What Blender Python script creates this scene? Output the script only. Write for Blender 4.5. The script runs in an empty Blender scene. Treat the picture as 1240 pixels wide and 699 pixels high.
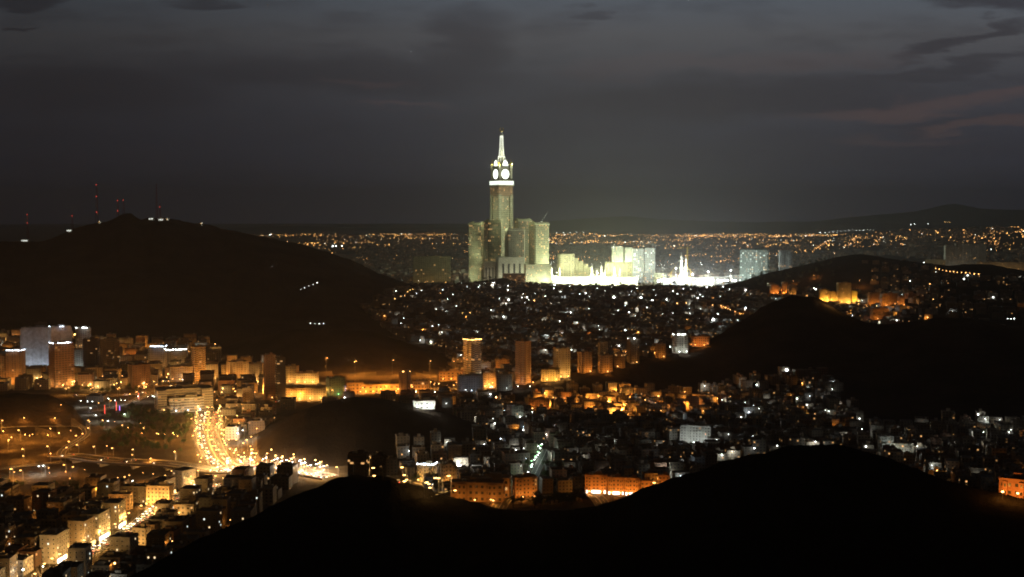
import bpy, math, random
import numpy as np
R = math.radians
rng = np.random.default_rng(11); random.seed(11)
sc = bpy.context.scene
C = sc.collection
# ------------------------------------------------------------------ camera
F = 1500.0                       # focal length in pixels of a 1240 px wide frame
CAMZ = 250.0
PITCH = math.atan((349.5-262.0)/F)
cam = bpy.data.cameras.new('camera'); camo = bpy.data.objects.new('camera', cam); C.objects.link(camo)
camo.location = (0, 0, CAMZ); camo.rotation_euler = (math.pi/2-PITCH, 0, 0)
cam.sensor_width = 36; cam.lens = 36*F/1240.0; cam.clip_start = 1.0; cam.clip_end = 90000
sc.camera = camo
sc.view_settings.view_transform = 'Standard'; sc.view_settings.look = 'None'
sc.view_settings.exposure = 0.0; sc.view_settings.gamma = 1.0
sc.cycles.use_denoising = True
sc.cycles.max_bounces = 2; sc.cycles.diffuse_bounces = 2; sc.cycles.glossy_bounces = 1
sc.cycles.volume_bounces = 0; sc.cycles.transmission_bounces = 1
sc.cycles.sample_clamp_indirect = 4.0
sc.cycles.pixel_filter_type = 'BLACKMAN_HARRIS'; sc.cycles.filter_width = 1.9
SKY = 0.88
# ------------------------------------------------------------------ world: dusk sky
class NT:
    def __init__(s, tree): s.t = tree
    def n(s, typ, **kw):
        o = s.t.nodes.new(typ)
        for k, v in kw.items(): setattr(o, k, v)
        return o
    def l(s, a, b): s.t.links.new(a, b)
    def put(s, sock, v):
        if isinstance(v, bpy.types.NodeSocket): s.l(v, sock)
        else: sock.default_value = v
    def m(s, op, a, b=0.0, c=0.0):
        o = s.n('ShaderNodeMath', operation=op)
        for i, v in enumerate((a, b, c)): s.put(o.inputs[i], v)
        return o.outputs[0]
    def mixc(s, f, a, b, bt='MIX'):
        o = s.n('ShaderNodeMix', data_type='RGBA', blend_type=bt)
        s.put(o.inputs[0], f); s.put(o.inputs[6], a); s.put(o.inputs[7], b)
        return o.outputs[2]
    def noise(s, vec, scale, detail=4, rough=.5, w=None):
        o = s.n('ShaderNodeTexNoise')
        if vec is not None: s.l(vec, o.inputs['Vector'])
        o.inputs['Scale'].default_value = scale; o.inputs['Detail'].default_value = detail
        o.inputs['Roughness'].default_value = rough
        return o.outputs['Fac']
    def ramp(s, f, stops, interp='LINEAR'):
        o = s.n('ShaderNodeValToRGB'); s.l(f, o.inputs[0]); o.color_ramp.interpolation = interp
        e = o.color_ramp.elements
        while len(e) < len(stops): e.new(0.5)
        for q, (p, c) in zip(e, stops): q.position = p; q.color = (c[0], c[1], c[2], 1)
        return o.outputs[0]
def srgb(r, g, b):
    f = lambda c: (c/255/12.92) if c/255 <= .04045 else ((c/255+.055)/1.055)**2.4
    return (f(r), f(g), f(b), 1)
wd = bpy.data.worlds.new('World'); sc.world = wd; wd.use_nodes = True
t = NT(wd.node_tree); wd.node_tree.nodes.clear()
tc = t.n('ShaderNodeTexCoord'); sep = t.n('ShaderNodeSeparateXYZ'); t.l(tc.outputs['Generated'], sep.inputs[0])
X, Y, Z = sep.outputs
el = t.m('DIVIDE', Z, t.m('MAXIMUM', Y, .2))
azx = t.m('DIVIDE', X, t.m('MAXIMUM', Y, .2))
base = t.ramp(t.m('MULTIPLY', t.m('ADD', el, .02), 4.0),
    [(0.0, srgb(50,50,64)), (.10, srgb(52,52,66)), (.35, srgb(57,58,69)), (.52, srgb(68,69,77)), (.66, srgb(86,87,92)), (.8, srgb(90,98,108)), (1, srgb(76,84,94))])
comb = t.n('ShaderNodeCombineXYZ'); t.l(t.m('MULTIPLY', azx, 3.0), comb.inputs[0]); t.l(t.m('MULTIPLY', el, 14.0), comb.inputs[1])
cn = t.noise(comb.outputs[0], 1.6, 9, .58); cn2 = t.noise(comb.outputs[0], 3.7, 8, .6)
wa = t.m('ADD', azx, t.m('MULTIPLY', t.m('SUBTRACT', cn, .5), .16)); we = t.m('ADD', el, t.m('MULTIPLY', t.m('SUBTRACT', cn2, .5), .045))
def blob(px, py, rx, ry, slope=0.0, soft=.6):
    cx, cy = (px-620)/F, (262-py)/F
    u = t.m('DIVIDE', t.m('SUBTRACT', wa, cx), rx/F); v = t.m('DIVIDE', t.m('SUBTRACT', t.m('SUBTRACT', we, cy), t.m('MULTIPLY', t.m('SUBTRACT', wa, cx), slope)), ry/F)
    r2 = t.m('ADD', t.m('MULTIPLY', u, u), t.m('MULTIPLY', v, v)); o = t.n('ShaderNodeMapRange'); o.interpolation_type = 'SMOOTHSTEP'
    t.l(r2, o.inputs[0]); o.inputs[1].default_value = 1.0+soft; o.inputs[2].default_value = max(0, 1-soft*1.6); return o.outputs[0]
def many(lst):
    r = None
    for px, py, rx, ry, sl, k, sf in lst:
        q = t.m('MULTIPLY', blob(px, py, rx, ry, sl, sf), k); r = q if r is None else t.m('MAXIMUM', r, q)
    return r
dk = many([(880,120,260,26,.03,.75,.8),(1120,92,170,9,.16,.6,.8),(1165,52,75,9,.34,.75,.9),(1200,6,75,13,-.05,.75,.8),(560,62,60,40,.2,.55,.9),(420,92,210,24,-.05,.55,.9),(120,110,170,34,0,.55,.9),(40,3,60,9,0,.7,.8),(270,8,42,7,0,.6,.8),(45,36,22,5,0,.7,.6),(712,20,22,7,0,.5,.7),(1150,150,120,9,.05,.45,.8),(1000,185,260,22,.02,.35,.9),(700,150,150,30,.1,.35,.9)])
cl = t.n('ShaderNodeMapRange'); t.l(cn2, cl.inputs[0]); cl.inputs[1].default_value = .44; cl.inputs[2].default_value = .68
cl.interpolation_type = 'SMOOTHSTEP'
dark = t.mixc(t.m('MAXIMUM', dk, t.m('MULTIPLY', cl.outputs[0], .28)), base, srgb(50,48,56))
lf = t.n('ShaderNodeMapRange'); t.l(azx, lf.inputs[0]); lf.inputs[1].default_value = -.42; lf.inputs[2].default_value = .10
lf.inputs[3].default_value = .42; lf.inputs[4].default_value = 1.0; lf.interpolation_type = 'SMOOTHSTEP'
side = t.mixc(1.0, dark, lf.outputs[0], 'MULTIPLY')
pk = many([(1090,132,150,11,.09,.55,.8),(1215,112,110,8,.2,.6,.8),(1200,150,90,8,.1,.6,.9),(1080,172,90,6,.0,.3,.9),(900,78,200,12,.03,.25,.9),(480,131,70,5,-.05,.35,.8),(440,100,50,6,0,.2,.8)])
warm = t.mixc(t.m('MULTIPLY', pk, t.m('ADD', .4, cn2)), side, srgb(92,74,74))
# the dome overhead is darker than the western sky
up = t.n('ShaderNodeMapRange'); t.l(Z, up.inputs[0]); up.inputs[1].default_value = .2; up.inputs[2].default_value = .45
up.inputs[3].default_value = 1.0; up.inputs[4].default_value = .12
bk = t.n('ShaderNodeMapRange'); t.l(Y, bk.inputs[0]); bk.inputs[1].default_value = -.3; bk.inputs[2].default_value = .5
bk.inputs[3].default_value = .06; bk.inputs[4].default_value = 1.0
fin = t.mixc(1.0, t.mixc(1.0, warm, up.outputs[0], 'MULTIPLY'), bk.outputs[0], 'MULTIPLY')
bg = t.n('ShaderNodeBackground'); t.l(fin, bg.inputs[0]); bg.inputs[1].default_value = SKY
wo = t.n('ShaderNodeOutputWorld'); t.l(bg.outputs[0], wo.inputs[0])
wd.cycles.sampling_method = 'MANUAL'; wd.cycles.sample_map_resolution = 256

# ------------------------------------------------------------------ pixel <-> world
cp, sp = math.cos(PITCH), math.sin(PITCH)
def ray(px, py):
    a = (np.asarray(px, float)-620)/F; b = (349.5-np.asarray(py, float))/F
    return a, cp+b*sp, -sp+b*cp
def az_slope(px, py):
    x, y, z = ray(px, py); h = np.hypot(x, y)
    return np.arctan2(x, y), z/h
def project(x, y, z):
    dz = np.asarray(z)-CAMZ
    fy = y*cp-dz*sp; uy = y*sp+dz*cp
    return 620+F*x/fy, 349.5-F*uy/fy
# ------------------------------------------------------------------ terrain
def hsh(i, j, s):
    n = (i*374761393+j*668265263+s*1442695041) & 0xffffffff
    n = ((n ^ (n >> 13))*1274126177) & 0xffffffff
    return ((n ^ (n >> 16)) & 0xffff)/65535.0
def vnoise(x, y, s=0):
    xi = np.floor(x).astype(np.int64); yi = np.floor(y).astype(np.int64)
    fx = x-xi; fy = y-yi; fx = fx*fx*(3-2*fx); fy = fy*fy*(3-2*fy)
    a = hsh(xi, yi, s); b = hsh(xi+1, yi, s); c = hsh(xi, yi+1, s); d = hsh(xi+1, yi+1, s)
    return (a*(1-fx)+b*fx)*(1-fy)+(c*(1-fx)+d*fx)*fy
def fbm(x, y, s=0, o=5):
    r = 0; a = .5
    for k in range(o):
        r = r+a*(vnoise(x, y, s+k)*2-1); x = x*2.03+11.3; y = y*2.03-7.1; a *= .52
    return r
# each ridge: label, category words, list of (px, py, distance, front width, back width)
RID = [
 ('black rocky foreground hill filling the bottom of the view', 'hill',
  [(-500,900,520,330,240),(0,800,540,330,240),(100,738,560,330,230),(150,704,570,330,230),(250,652,590,340,230),(330,613,600,350,240),(380,591,610,350,250),(410,579,615,350,250),(430,575,620,350,260),(470,577,620,350,260),(500,590,620,350,260),(560,612,620,350,300),(620,621,620,350,300),(700,616,620,350,300),(760,603,620,350,290),(820,580,630,350,280),(870,562,640,350,280),(920,549,650,350,280),(970,545,650,350,280),(1020,543,650,350,280),(1060,552,650,350,280),(1130,584,640,350,280),(1180,600,640,350,280),(1240,611,640,350,280),(1500,660,640,350,280)]),
 ('dark bare knoll with an orange lit flank beside the boulevard', 'hill',
  [(265,580,1360,160,120),(300,548,1360,160,140),(330,522,1360,160,180),(370,498,1370,170,200),(400,487,1380,170,220),(430,482,1380,170,230),(460,483,1380,170,230),(500,491,1380,160,220),(540,503,1380,150,200),(575,520,1370,130,180),(610,552,1340,120,150)]),
 ('long black ridge crossing the middle right of the city', 'hill',
  [(540,486,1700,80,80),(600,476,1720,110,100),(640,466,1740,120,120),(700,452,1780,140,160),(760,438,1820,160,180),(830,425,1900,190,220),(870,405,1950,240,260),(900,385,2000,330,300),(930,365,2050,420,330),(960,357,2080,470,350),(985,360,2080,480,350),(1010,374,2060,480,350),(1040,387,2030,480,330),(1070,391,2000,480,330),(1130,385,2000,480,330),(1180,387,1980,460,330),(1240,400,1950,430,330),(1500,430,1900,400,330)]),
 ('tall dark mountain on the left with masts on its crest', 'mountain',
  [(-500,300,3300,900,900),(0,291,3300,850,900),(50,291,3300,850,900),(90,276,3300,850,900),(138,268,3300,850,900),(148,259,3300,850,900),(158,258,3300,850,900),(170,268,3300,850,900),(185,262,3300,850,900),(215,263,3300,850,900),(270,277,3300,850,900),(300,281,3300,850,900),(350,292,3300,850,900),(400,303,3300,850,800),(430,314,3250,800,700),(470,332,3200,700,600),(500,345,3150,500,500),(530,362,3100,400,400),(560,396,3000,300,300)]),
 ('low brown spur lit orange along its foot', 'hill',
  [(230,440,2200,250,300),(260,423,2200,260,300),(300,410,2200,260,300),(350,401,2200,260,300),(400,398,2200,270,300),(450,403,2180,270,280),(500,420,2130,250,250),(540,437,2080,200,200),(575,460,2000,120,150)]),
 ('low dark rise of houses and trees before the bright mosque', 'hill',
  [(400,366,3900,900,350),(440,350,3900,1000,350),(500,347,3900,1000,350),(540,346,3900,1050,350),(580,341,3900,1050,350),(610,337,3900,1050,350),(640,345,3850,1050,350),(680,349,3850,1050,350),(700,347,3850,1050,350),(760,346,3850,1050,350),(820,346,3850,1050,350),(900,351,3850,1000,350),(960,355,3850,900,350),(1040,366,3800,700,350)]),
 ('brown hill behind the yellow lit building cluster', 'hill',
  [(860,347,4000,400,400),(900,340,4000,450,400),(930,330,4000,500,450),(980,318,4000,520,500),(1010,311,4000,520,500),(1050,308,4000,520,500),(1090,314,4000,520,500),(1130,319,4000,520,500),(1200,323,4000,520,500),(1300,330,4000,500,500),(1500,340,4000,500,500)]),
 ('dark hillside dotted with white house lights at the right edge', 'hill',
  [(1010,400,3000,300,300),(1050,380,3000,500,350),(1080,366,3000,600,400),(1110,353,3000,650,400),(1150,343,3000,650,400),(1200,338,3000,650,400),(1240,336,3000,650,400),(1500,330,3000,650,400)]),
 ('small dark mound between the loop road and the left towers', 'hill',
  [(-200,476,1560,60,60),(-20,478,1560,90,80),(20,476,1570,100,80),(60,480,1570,80,60),(90,492,1560,40,40),(110,508,1550,20,20)]),
 ('far slope covered in orange lights at the right', 'hill',
  [(900,305,9000,1500,1500),(960,296,9000,2500,1500),(1040,287,9000,2700,1500),(1100,281,9000,2700,1500),(1240,277,9000,2700,1500),(1500,275,9000,2700,1500)]),
 ('distant mountain range fading into the haze', 'mountains',
  [(-900,294,24000,3000,3000),(60,294,24000,3000,3000),(220,283,24000,3000,3000),(300,276,24000,3000,3000),(360,273,24000,3000,3000),(430,276,24000,3000,3000),(520,277,24000,3000,3000),(600,273,24000,3000,3000),(680,267,24000,3000,3000),(720,264,24000,3000,3000),(760,261,24000,3000,3000),(800,265,24000,3000,3000),(860,267,24000,3000,3000),(920,269,24000,3000,3000),(980,268,24000,3000,3000),(1050,269,24000,3000,3000),(1110,272,24000,3000,3000),(1400,274,24000,3000,3000)]),
 ('farthest grey peak on the right horizon', 'mountains',
  [(900,279,29000,2500,2500),(960,270,29000,2500,2500),(1020,264,29000,2500,2500),(1060,260,29000,2500,2500),(1110,256,29000,2500,2500),(1140,249,29000,2500,2500),(1158,246,29000,2500,2500),(1185,252,29000,2500,2500),(1240,254,29000,2500,2500),(1500,258,29000,2500,2500)]),
]
ridge_tab = []
for lab, cat, pts in RID:
    p = np.array(pts, float); a, s = az_slope(p[:, 0], p[:, 1]); zc = CAMZ+s*p[:, 2]
    az = np.linspace(a[0], a[-1], 400)
    tab = [np.interp(az, a, q) for q in (zc, p[:, 2], p[:, 3], p[:, 4])]
    k = np.ones(5)/5
    tab = [np.convolve(np.pad(q, 2, 'edge'), k, 'valid') for q in tab]
    ridge_tab.append((az, tab))
def height_raw(x, y):
    d = np.hypot(x, y); az = np.arctan2(x, y)
    n1 = fbm(x/260, y/260, 3, 6); n2 = fbm(x/55, y/55, 9, 4); n4 = fbm(x/120+3, y/150, 51, 5); big = fbm(x/1300, y/2600, 61, 5); n3 = np.abs(fbm(x/16, y/16, 41, 4))
    rid2 = 1-2*np.abs(fbm(x/420+5, y/420, 21, 5))
    h = np.maximum(0, 248.3-.62*d)+n2*np.minimum(4, d*.02)
    idx = np.where(h > 6, 1, 0)
    h = np.where(d < 420, h, .6*n1)
    for i, (a, (zc, dr, wf, wb)) in enumerate(ridge_tab):
        taper = np.clip(np.minimum(az-a[0], a[-1]-az)/.012, 0, 1)
        z = np.interp(az, a, zc); D = np.interp(az, a, dr); f_ = np.interp(az, a, wf); b_ = np.interp(az, a, wb)
        D = D+0*d
        tt = np.abs(np.where(d < D, (d-D)/f_, (d-D)/b_)); p = np.clip(1-tt, 0, 1)
        prof = p*.55+p*p*(3-2*p)*.45
        amp = z*(.05+.5*prof*(1-prof)+.0*prof)
        hh = prof*z*taper+np.where(p > 0, (n1*.45+(rid2-.3)*.22)*amp*np.clip(p*4, 0, 1), 0)*taper
        if i < 9: hh = hh+np.where(p > 0, n2*(2.2 if i else 3.6)*np.clip(p*5, 0, 1), 0)*taper
        if i < 9: hh = hh+np.where(p > 0, n4*(5, 4, 9, 20, 8, 5, 10, 9, 3)[i]*np.clip(p*3, 0, 1), 0)*taper
        if i >= 9: hh = hh+np.where(p > 0, big*(26 if i > 9 else 9)*np.clip(p*4, 0, 1), 0)*taper
        if i == 0: hh = hh+np.where(p > 0, n3*2.6*np.clip(p*5, 0, 1), 0)*taper
        idx = np.where((hh > h) & (hh > 2.5), i+1, idx); h = np.maximum(h, hh)
    return h, idx
NA, ND = 1250, 820
AZ = np.linspace(R(-42), R(42), NA)
DD = np.exp(np.linspace(math.log(6.0), math.log(42000.0), ND))
AG, DG = np.meshgrid(AZ, DD, indexing='ij')
GX = DG*np.sin(AG); GY = DG*np.cos(AG)
GZ, GI = height_raw(GX, GY)
SL = (GZ-CAMZ)/DG
CM = np.maximum.accumulate(SL, axis=1)
def gidx(x, y):
    d = np.hypot(x, y); az = np.arctan2(x, y)
    fi = np.clip((az-AZ[0])/(AZ[1]-AZ[0]), 0, NA-1.001)
    fj = np.clip((np.log(np.maximum(d, 6.1))-math.log(6.0))/math.log(42000/6.0)*(ND-1), 0, ND-1.001)
    return fi, fj
def ground(x, y):
    x = np.asarray(x, float); y = np.asarray(y, float)
    fi, fj = gidx(x, y); i = fi.astype(int); j = fj.astype(int); u = fi-i; v = fj-j
    return (GZ[i, j]*(1-u)+GZ[i+1, j]*u)*(1-v)+(GZ[i, j+1]*(1-u)+GZ[i+1, j+1]*u)*v
def visible(x, y, z):
    fi, fj = gidx(np.asarray(x, float), np.asarray(y, float)); i = np.round(fi).astype(int); j = np.maximum(fj.astype(int)-1, 0)
    return (z-CAMZ)/np.hypot(x, y) > CM[i, j]
def hit(px, py):
    """first point of the ground seen along a pixel"""
    a, s = az_slope(px, py); i = int(round(float((a-AZ[0])/(AZ[1]-AZ[0])))); col = SL[i]
    k = np.argmax(col >= s) if (col >= s).any() else ND-1
    k = max(k, 1); s0, s1 = col[k-1], col[k]; u = 0 if s1 == s0 else (s-s0)/(s1-s0)
    d = DD[k-1]+(DD[k]-DD[k-1])*min(max(u, 0), 1)
    return float(d*math.sin(a)), float(d*math.cos(a))
def at(px, d):
    a, _ = az_slope(px, 400); return float(d*math.sin(a)), float(d*math.cos(a))
def z_at(py, x, y):
    _, s = az_slope(620+F*x/y, py); return CAMZ+s*math.hypot(x, y)

# ------------------------------------------------------------------ materials
def new_mat(name):
    m = bpy.data.materials.new(name); m.use_nodes = True; m.node_tree.nodes.clear()
    T = NT(m.node_tree); o = T.n('ShaderNodeOutputMaterial'); b = T.n('ShaderNodeBsdfPrincipled')
    T.l(b.outputs[0], o.inputs[0]); b.inputs['Roughness'].default_value = .85
    b.inputs['Specular IOR Level'].default_value = .25
    return m, T, b
def plain(name, col, rough=.8, metal=0.0, var=.25, scale=.3):
    m, T, b = new_mat(name)
    tcn = T.n('ShaderNodeTexCoord')
    n = T.noise(tcn.outputs['Object'], scale, 4, .6)
    c = T.ramp(n, [(.3, [q*(1-var) for q in col]), (.7, [min(1, q*(1+var)) for q in col])])
    T.l(c, b.inputs['Base Color']); b.inputs['Roughness'].default_value = rough; b.inputs['Metallic'].default_value = metal
    return m
def glow(name, col, strength, sample=False):
    m, T, b = new_mat(name)
    b.inputs['Base Color'].default_value = (.2, .2, .2, 1)
    b.inputs['Emission Color'].default_value = (*col, 1); b.inputs['Emission Strength'].default_value = strength
    m.cycles.emission_sampling = 'AUTO' if sample else 'NONE'
    return m
def facade(name, lit=.04, wx=(.28, .72), wz=(.3, .74), strength=1.0, warm=.5, glass=.03):
    """rendered walls with rows of windows; UV counts window bays and storeys, 'tint' carries paint colour and a per-building number"""
    m, T, b = new_mat(name)
    uv = T.n('ShaderNodeUVMap'); uv.uv_map = 'UVMap'
    s = T.n('ShaderNodeSeparateXYZ'); T.l(uv.outputs[0], s.inputs[0]); U, V = s.outputs[0], s.outputs[1]
    at_ = T.n('ShaderNodeAttribute'); at_.attribute_name = 'tint'
    fu, fv = T.m('FRACT', U), T.m('FRACT', V)
    mu = T.m('MULTIPLY', T.m('GREATER_THAN', fu, wx[0]), T.m('LESS_THAN', fu, wx[1]))
    mv = T.m('MULTIPLY', T.m('GREATER_THAN', fv, wz[0]), T.m('LESS_THAN', fv, wz[1]))
    mk = T.m('MULTIPLY', T.m('MULTIPLY', mu, mv), T.m('GREATER_THAN', V, -1.0))
    cb = T.n('ShaderNodeCombineXYZ'); T.l(T.m('FLOOR', U), cb.inputs[0]); T.l(T.m('FLOOR', V), cb.inputs[1]); T.l(T.m('MULTIPLY', at_.outputs['Alpha'], 917.0), cb.inputs[2])
    wn = T.n('ShaderNodeTexWhiteNoise', noise_dimensions='3D'); T.l(cb.outputs[0], wn.inputs['Vector'])
    sc3 = T.n('ShaderNodeSeparateColor'); T.l(wn.outputs['Color'], sc3.inputs[0])
    on = T.m('LESS_THAN', wn.outputs['Value'], lit)
    tcn = T.n('ShaderNodeTexCoord')
    dirt = T.ramp(T.noise(tcn.outputs['Object'], .09, 5, .65), [(.3, (.62, .6, .58)), (.65, (1.05, 1.05, 1.05))])
    band = T.m('ADD', .82, T.m('MULTIPLY', T.m('GREATER_THAN', fv, .07), .18))
    wall = T.mixc(1.0, T.mixc(1.0, at_.outputs['Color'], dirt, 'MULTIPLY'), band, 'MULTIPLY')
    T.l(T.mixc(mk, wall, (glass, glass*1.05, glass*1.1, 1)), b.inputs['Base Color'])
    T.l(T.m('SUBTRACT', .85, T.m('MULTIPLY', mk, .55)), b.inputs['Roughness'])
    col = T.ramp(sc3.outputs[0], [(0, (1, .5, .16)), (warm, (1, .72, .4)), (warm+.05, (.85, 1, .9)), (1, (.9, .97, 1))])
    T.l(col, b.inputs['Emission Color'])
    T.l(T.m('MULTIPLY', T.m('MULTIPLY', mk, on), T.m('MULTIPLY', T.m('ADD', .25, sc3.outputs[1]), strength)), b.inputs['Emission Strength'])
    m.cycles.emission_sampling = 'NONE'
    return m
def painted(name):
    m, T, b = new_mat(name)
    at_ = T.n('ShaderNodeAttribute'); at_.attribute_name = 'tint'
    tcn = T.n('ShaderNodeTexCoord')
    dirt = T.ramp(T.noise(tcn.outputs['Object'], .2, 5, .65), [(.3, (.6, .58, .55)), (.65, (1.05, 1.05, 1.05))])
    T.l(T.mixc(1.0, at_.outputs['Color'], dirt, 'MULTIPLY'), b.inputs['Base Color'])
    return m
def rockmat(name, a, b_, s1):
    m, T, b = new_mat(name)
    tcn = T.n('ShaderNodeTexCoord')
    n = T.noise(tcn.outputs['Object'], s1, 8, .62)
    T.l(T.ramp(n, [(.32, a), (.62, b_)]), b.inputs['Base Color'])
    n2 = T.noise(tcn.outputs['Object'], s1*9, 6, .7)
    bp = T.n('ShaderNodeBump'); bp.inputs['Strength'].default_value = .8; bp.inputs['Distance'].default_value = 6.0
    T.l(n2, bp.inputs['Height']); T.l(bp.outputs[0], b.inputs['Normal'])
    b.inputs['Roughness'].default_value = 1; b.inputs['Specular IOR Level'].default_value = 0
    return m
M = {}
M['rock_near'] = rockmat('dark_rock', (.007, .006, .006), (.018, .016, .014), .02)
M['rock_knoll'] = rockmat('shaded_brown_rock', (.014, .011, .008), (.034, .026, .02), .03)  # same brown rock as elsewhere, with the knoll's shade put into its colour
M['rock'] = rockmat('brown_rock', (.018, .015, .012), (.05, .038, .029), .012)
M['soil'] = rockmat('dusty_ground', (.07, .058, .045), (.14, .115, .085), .03)
M['facade'] = facade('painted_walls_with_windows', .022, strength=1.5, warm=.35)
M['facade_busy'] = facade('busy_walls_with_windows', .10, strength=1.1, warm=.6)
M['facade_band'] = facade('strip_window_walls', .05, wx=(.03, .97), wz=(.35, .8), strength=.8)
M['site'] = facade('hotel_walls_with_many_white_lights', .35, wx=(.2, .7), wz=(.2, .75), strength=1.8, warm=.1, glass=.06)
M['hotel'] = facade('hotel_stone_walls', .13, wx=(.25, .75), wz=(.2, .8), strength=1.5, warm=.8, glass=.02)
M['wall'] = painted('painted_plaster')
M['asphalt'] = plain('asphalt', (.055, .052, .05), .8, scale=.15)
M['kerb'] = plain('pale_kerb', (.3, .28, .25), .8)
M['paint'] = plain('road_paint', (.75, .75, .7), .6, var=.1)
M['pole'] = plain('galvanised_metal', (.28, .28, .29), .5, .6)
M['red_metal'] = plain('red_painted_metal', (.35, .05, .04), .6)
M['yellow_metal'] = plain('yellow_painted_metal', (.55, .38, .06), .6)
M['glass'] = plain('dark_glass', (.03, .035, .04), .15, var=.1)
M['frame'] = plain('white_window_frame', (.6, .58, .52), .6, var=.1)
M['tank'] = plain('white_water_tank', (.6, .6, .58), .5, var=.15)
M['bark'] = plain('bark', (.06, .045, .03), .9)
M['leaf'] = plain('leaves', (.04, .065, .025), .8, var=.5, scale=.8)
M['marble'] = plain('white_marble', (.75, .74, .7), .45, var=.08, scale=.1)
M['stone'] = plain('beige_stone', (.42, .40, .33), .8, var=.12, scale=.05)
M['gold'] = plain('gold', (.8, .55, .15), .3, .8, var=.1)
M['stone_lit'] = M['stone']
HPS = (1.0, .36, .05); WARM = (1.0, .54, .15); WHITE = (.93, 1.0, .95); COOL = (.75, .88, 1.0); GREEN = (.35, 1.0, .35); RED = (1, .08, .05); BLUE = (.25, .3, 1.0); MH = (.93, 1.0, .60)
M['g_orange'] = glow('sodium_lamp', (1.0, .46, .13), 14); M['g_warm'] = glow('warm_lamp', WARM, 14)
M['g_white'] = glow('white_lamp', WHITE, 18); M['g_cool'] = glow('cool_lamp', COOL, 14); M['g_green'] = glow('green_lamp', GREEN, 10)
M['g_red'] = glow('red_lamp', RED, 2.6); M['g_blue'] = glow('blue_lamp', BLUE, 5); M['g_purple'] = glow('violet_lamp', (.45, .2, 1), 3)
M['g_pane'] = glow('lit_window_pane', (1, .72, .38), 1.6); M['g_panew'] = glow('white_lit_window_pane', (.9, 1, .92), 1.6)
M['g_dial'] = glow('backlit_clock_dial', (.93, 1, .86), 3.2, True); M['g_band'] = glow('backlit_band', (.9, 1, .85), 1.7, True)
M['g_shop'] = glow('lit_shopfront', (1, .93, .78), 5, True); M['g_spire'] = glow('backlit_spire_lattice', (.95, 1, .82), 1.5)
M['g_head'] = glow('headlight_glow', (1, .93, .75), 12); M['g_tail'] = glow('tail_light_glow', (1, .07, .03), 5)
M['g_shopor'] = glow('lit_orange_shopfront', (1, .62, .2), 3.0, True)
LAMPMAT = {'o': ('g_orange', HPS), 'y': ('g_warm', WARM), 'w': ('g_white', WHITE), 'c': ('g_cool', COOL), 'g': ('g_green', GREEN)}

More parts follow.
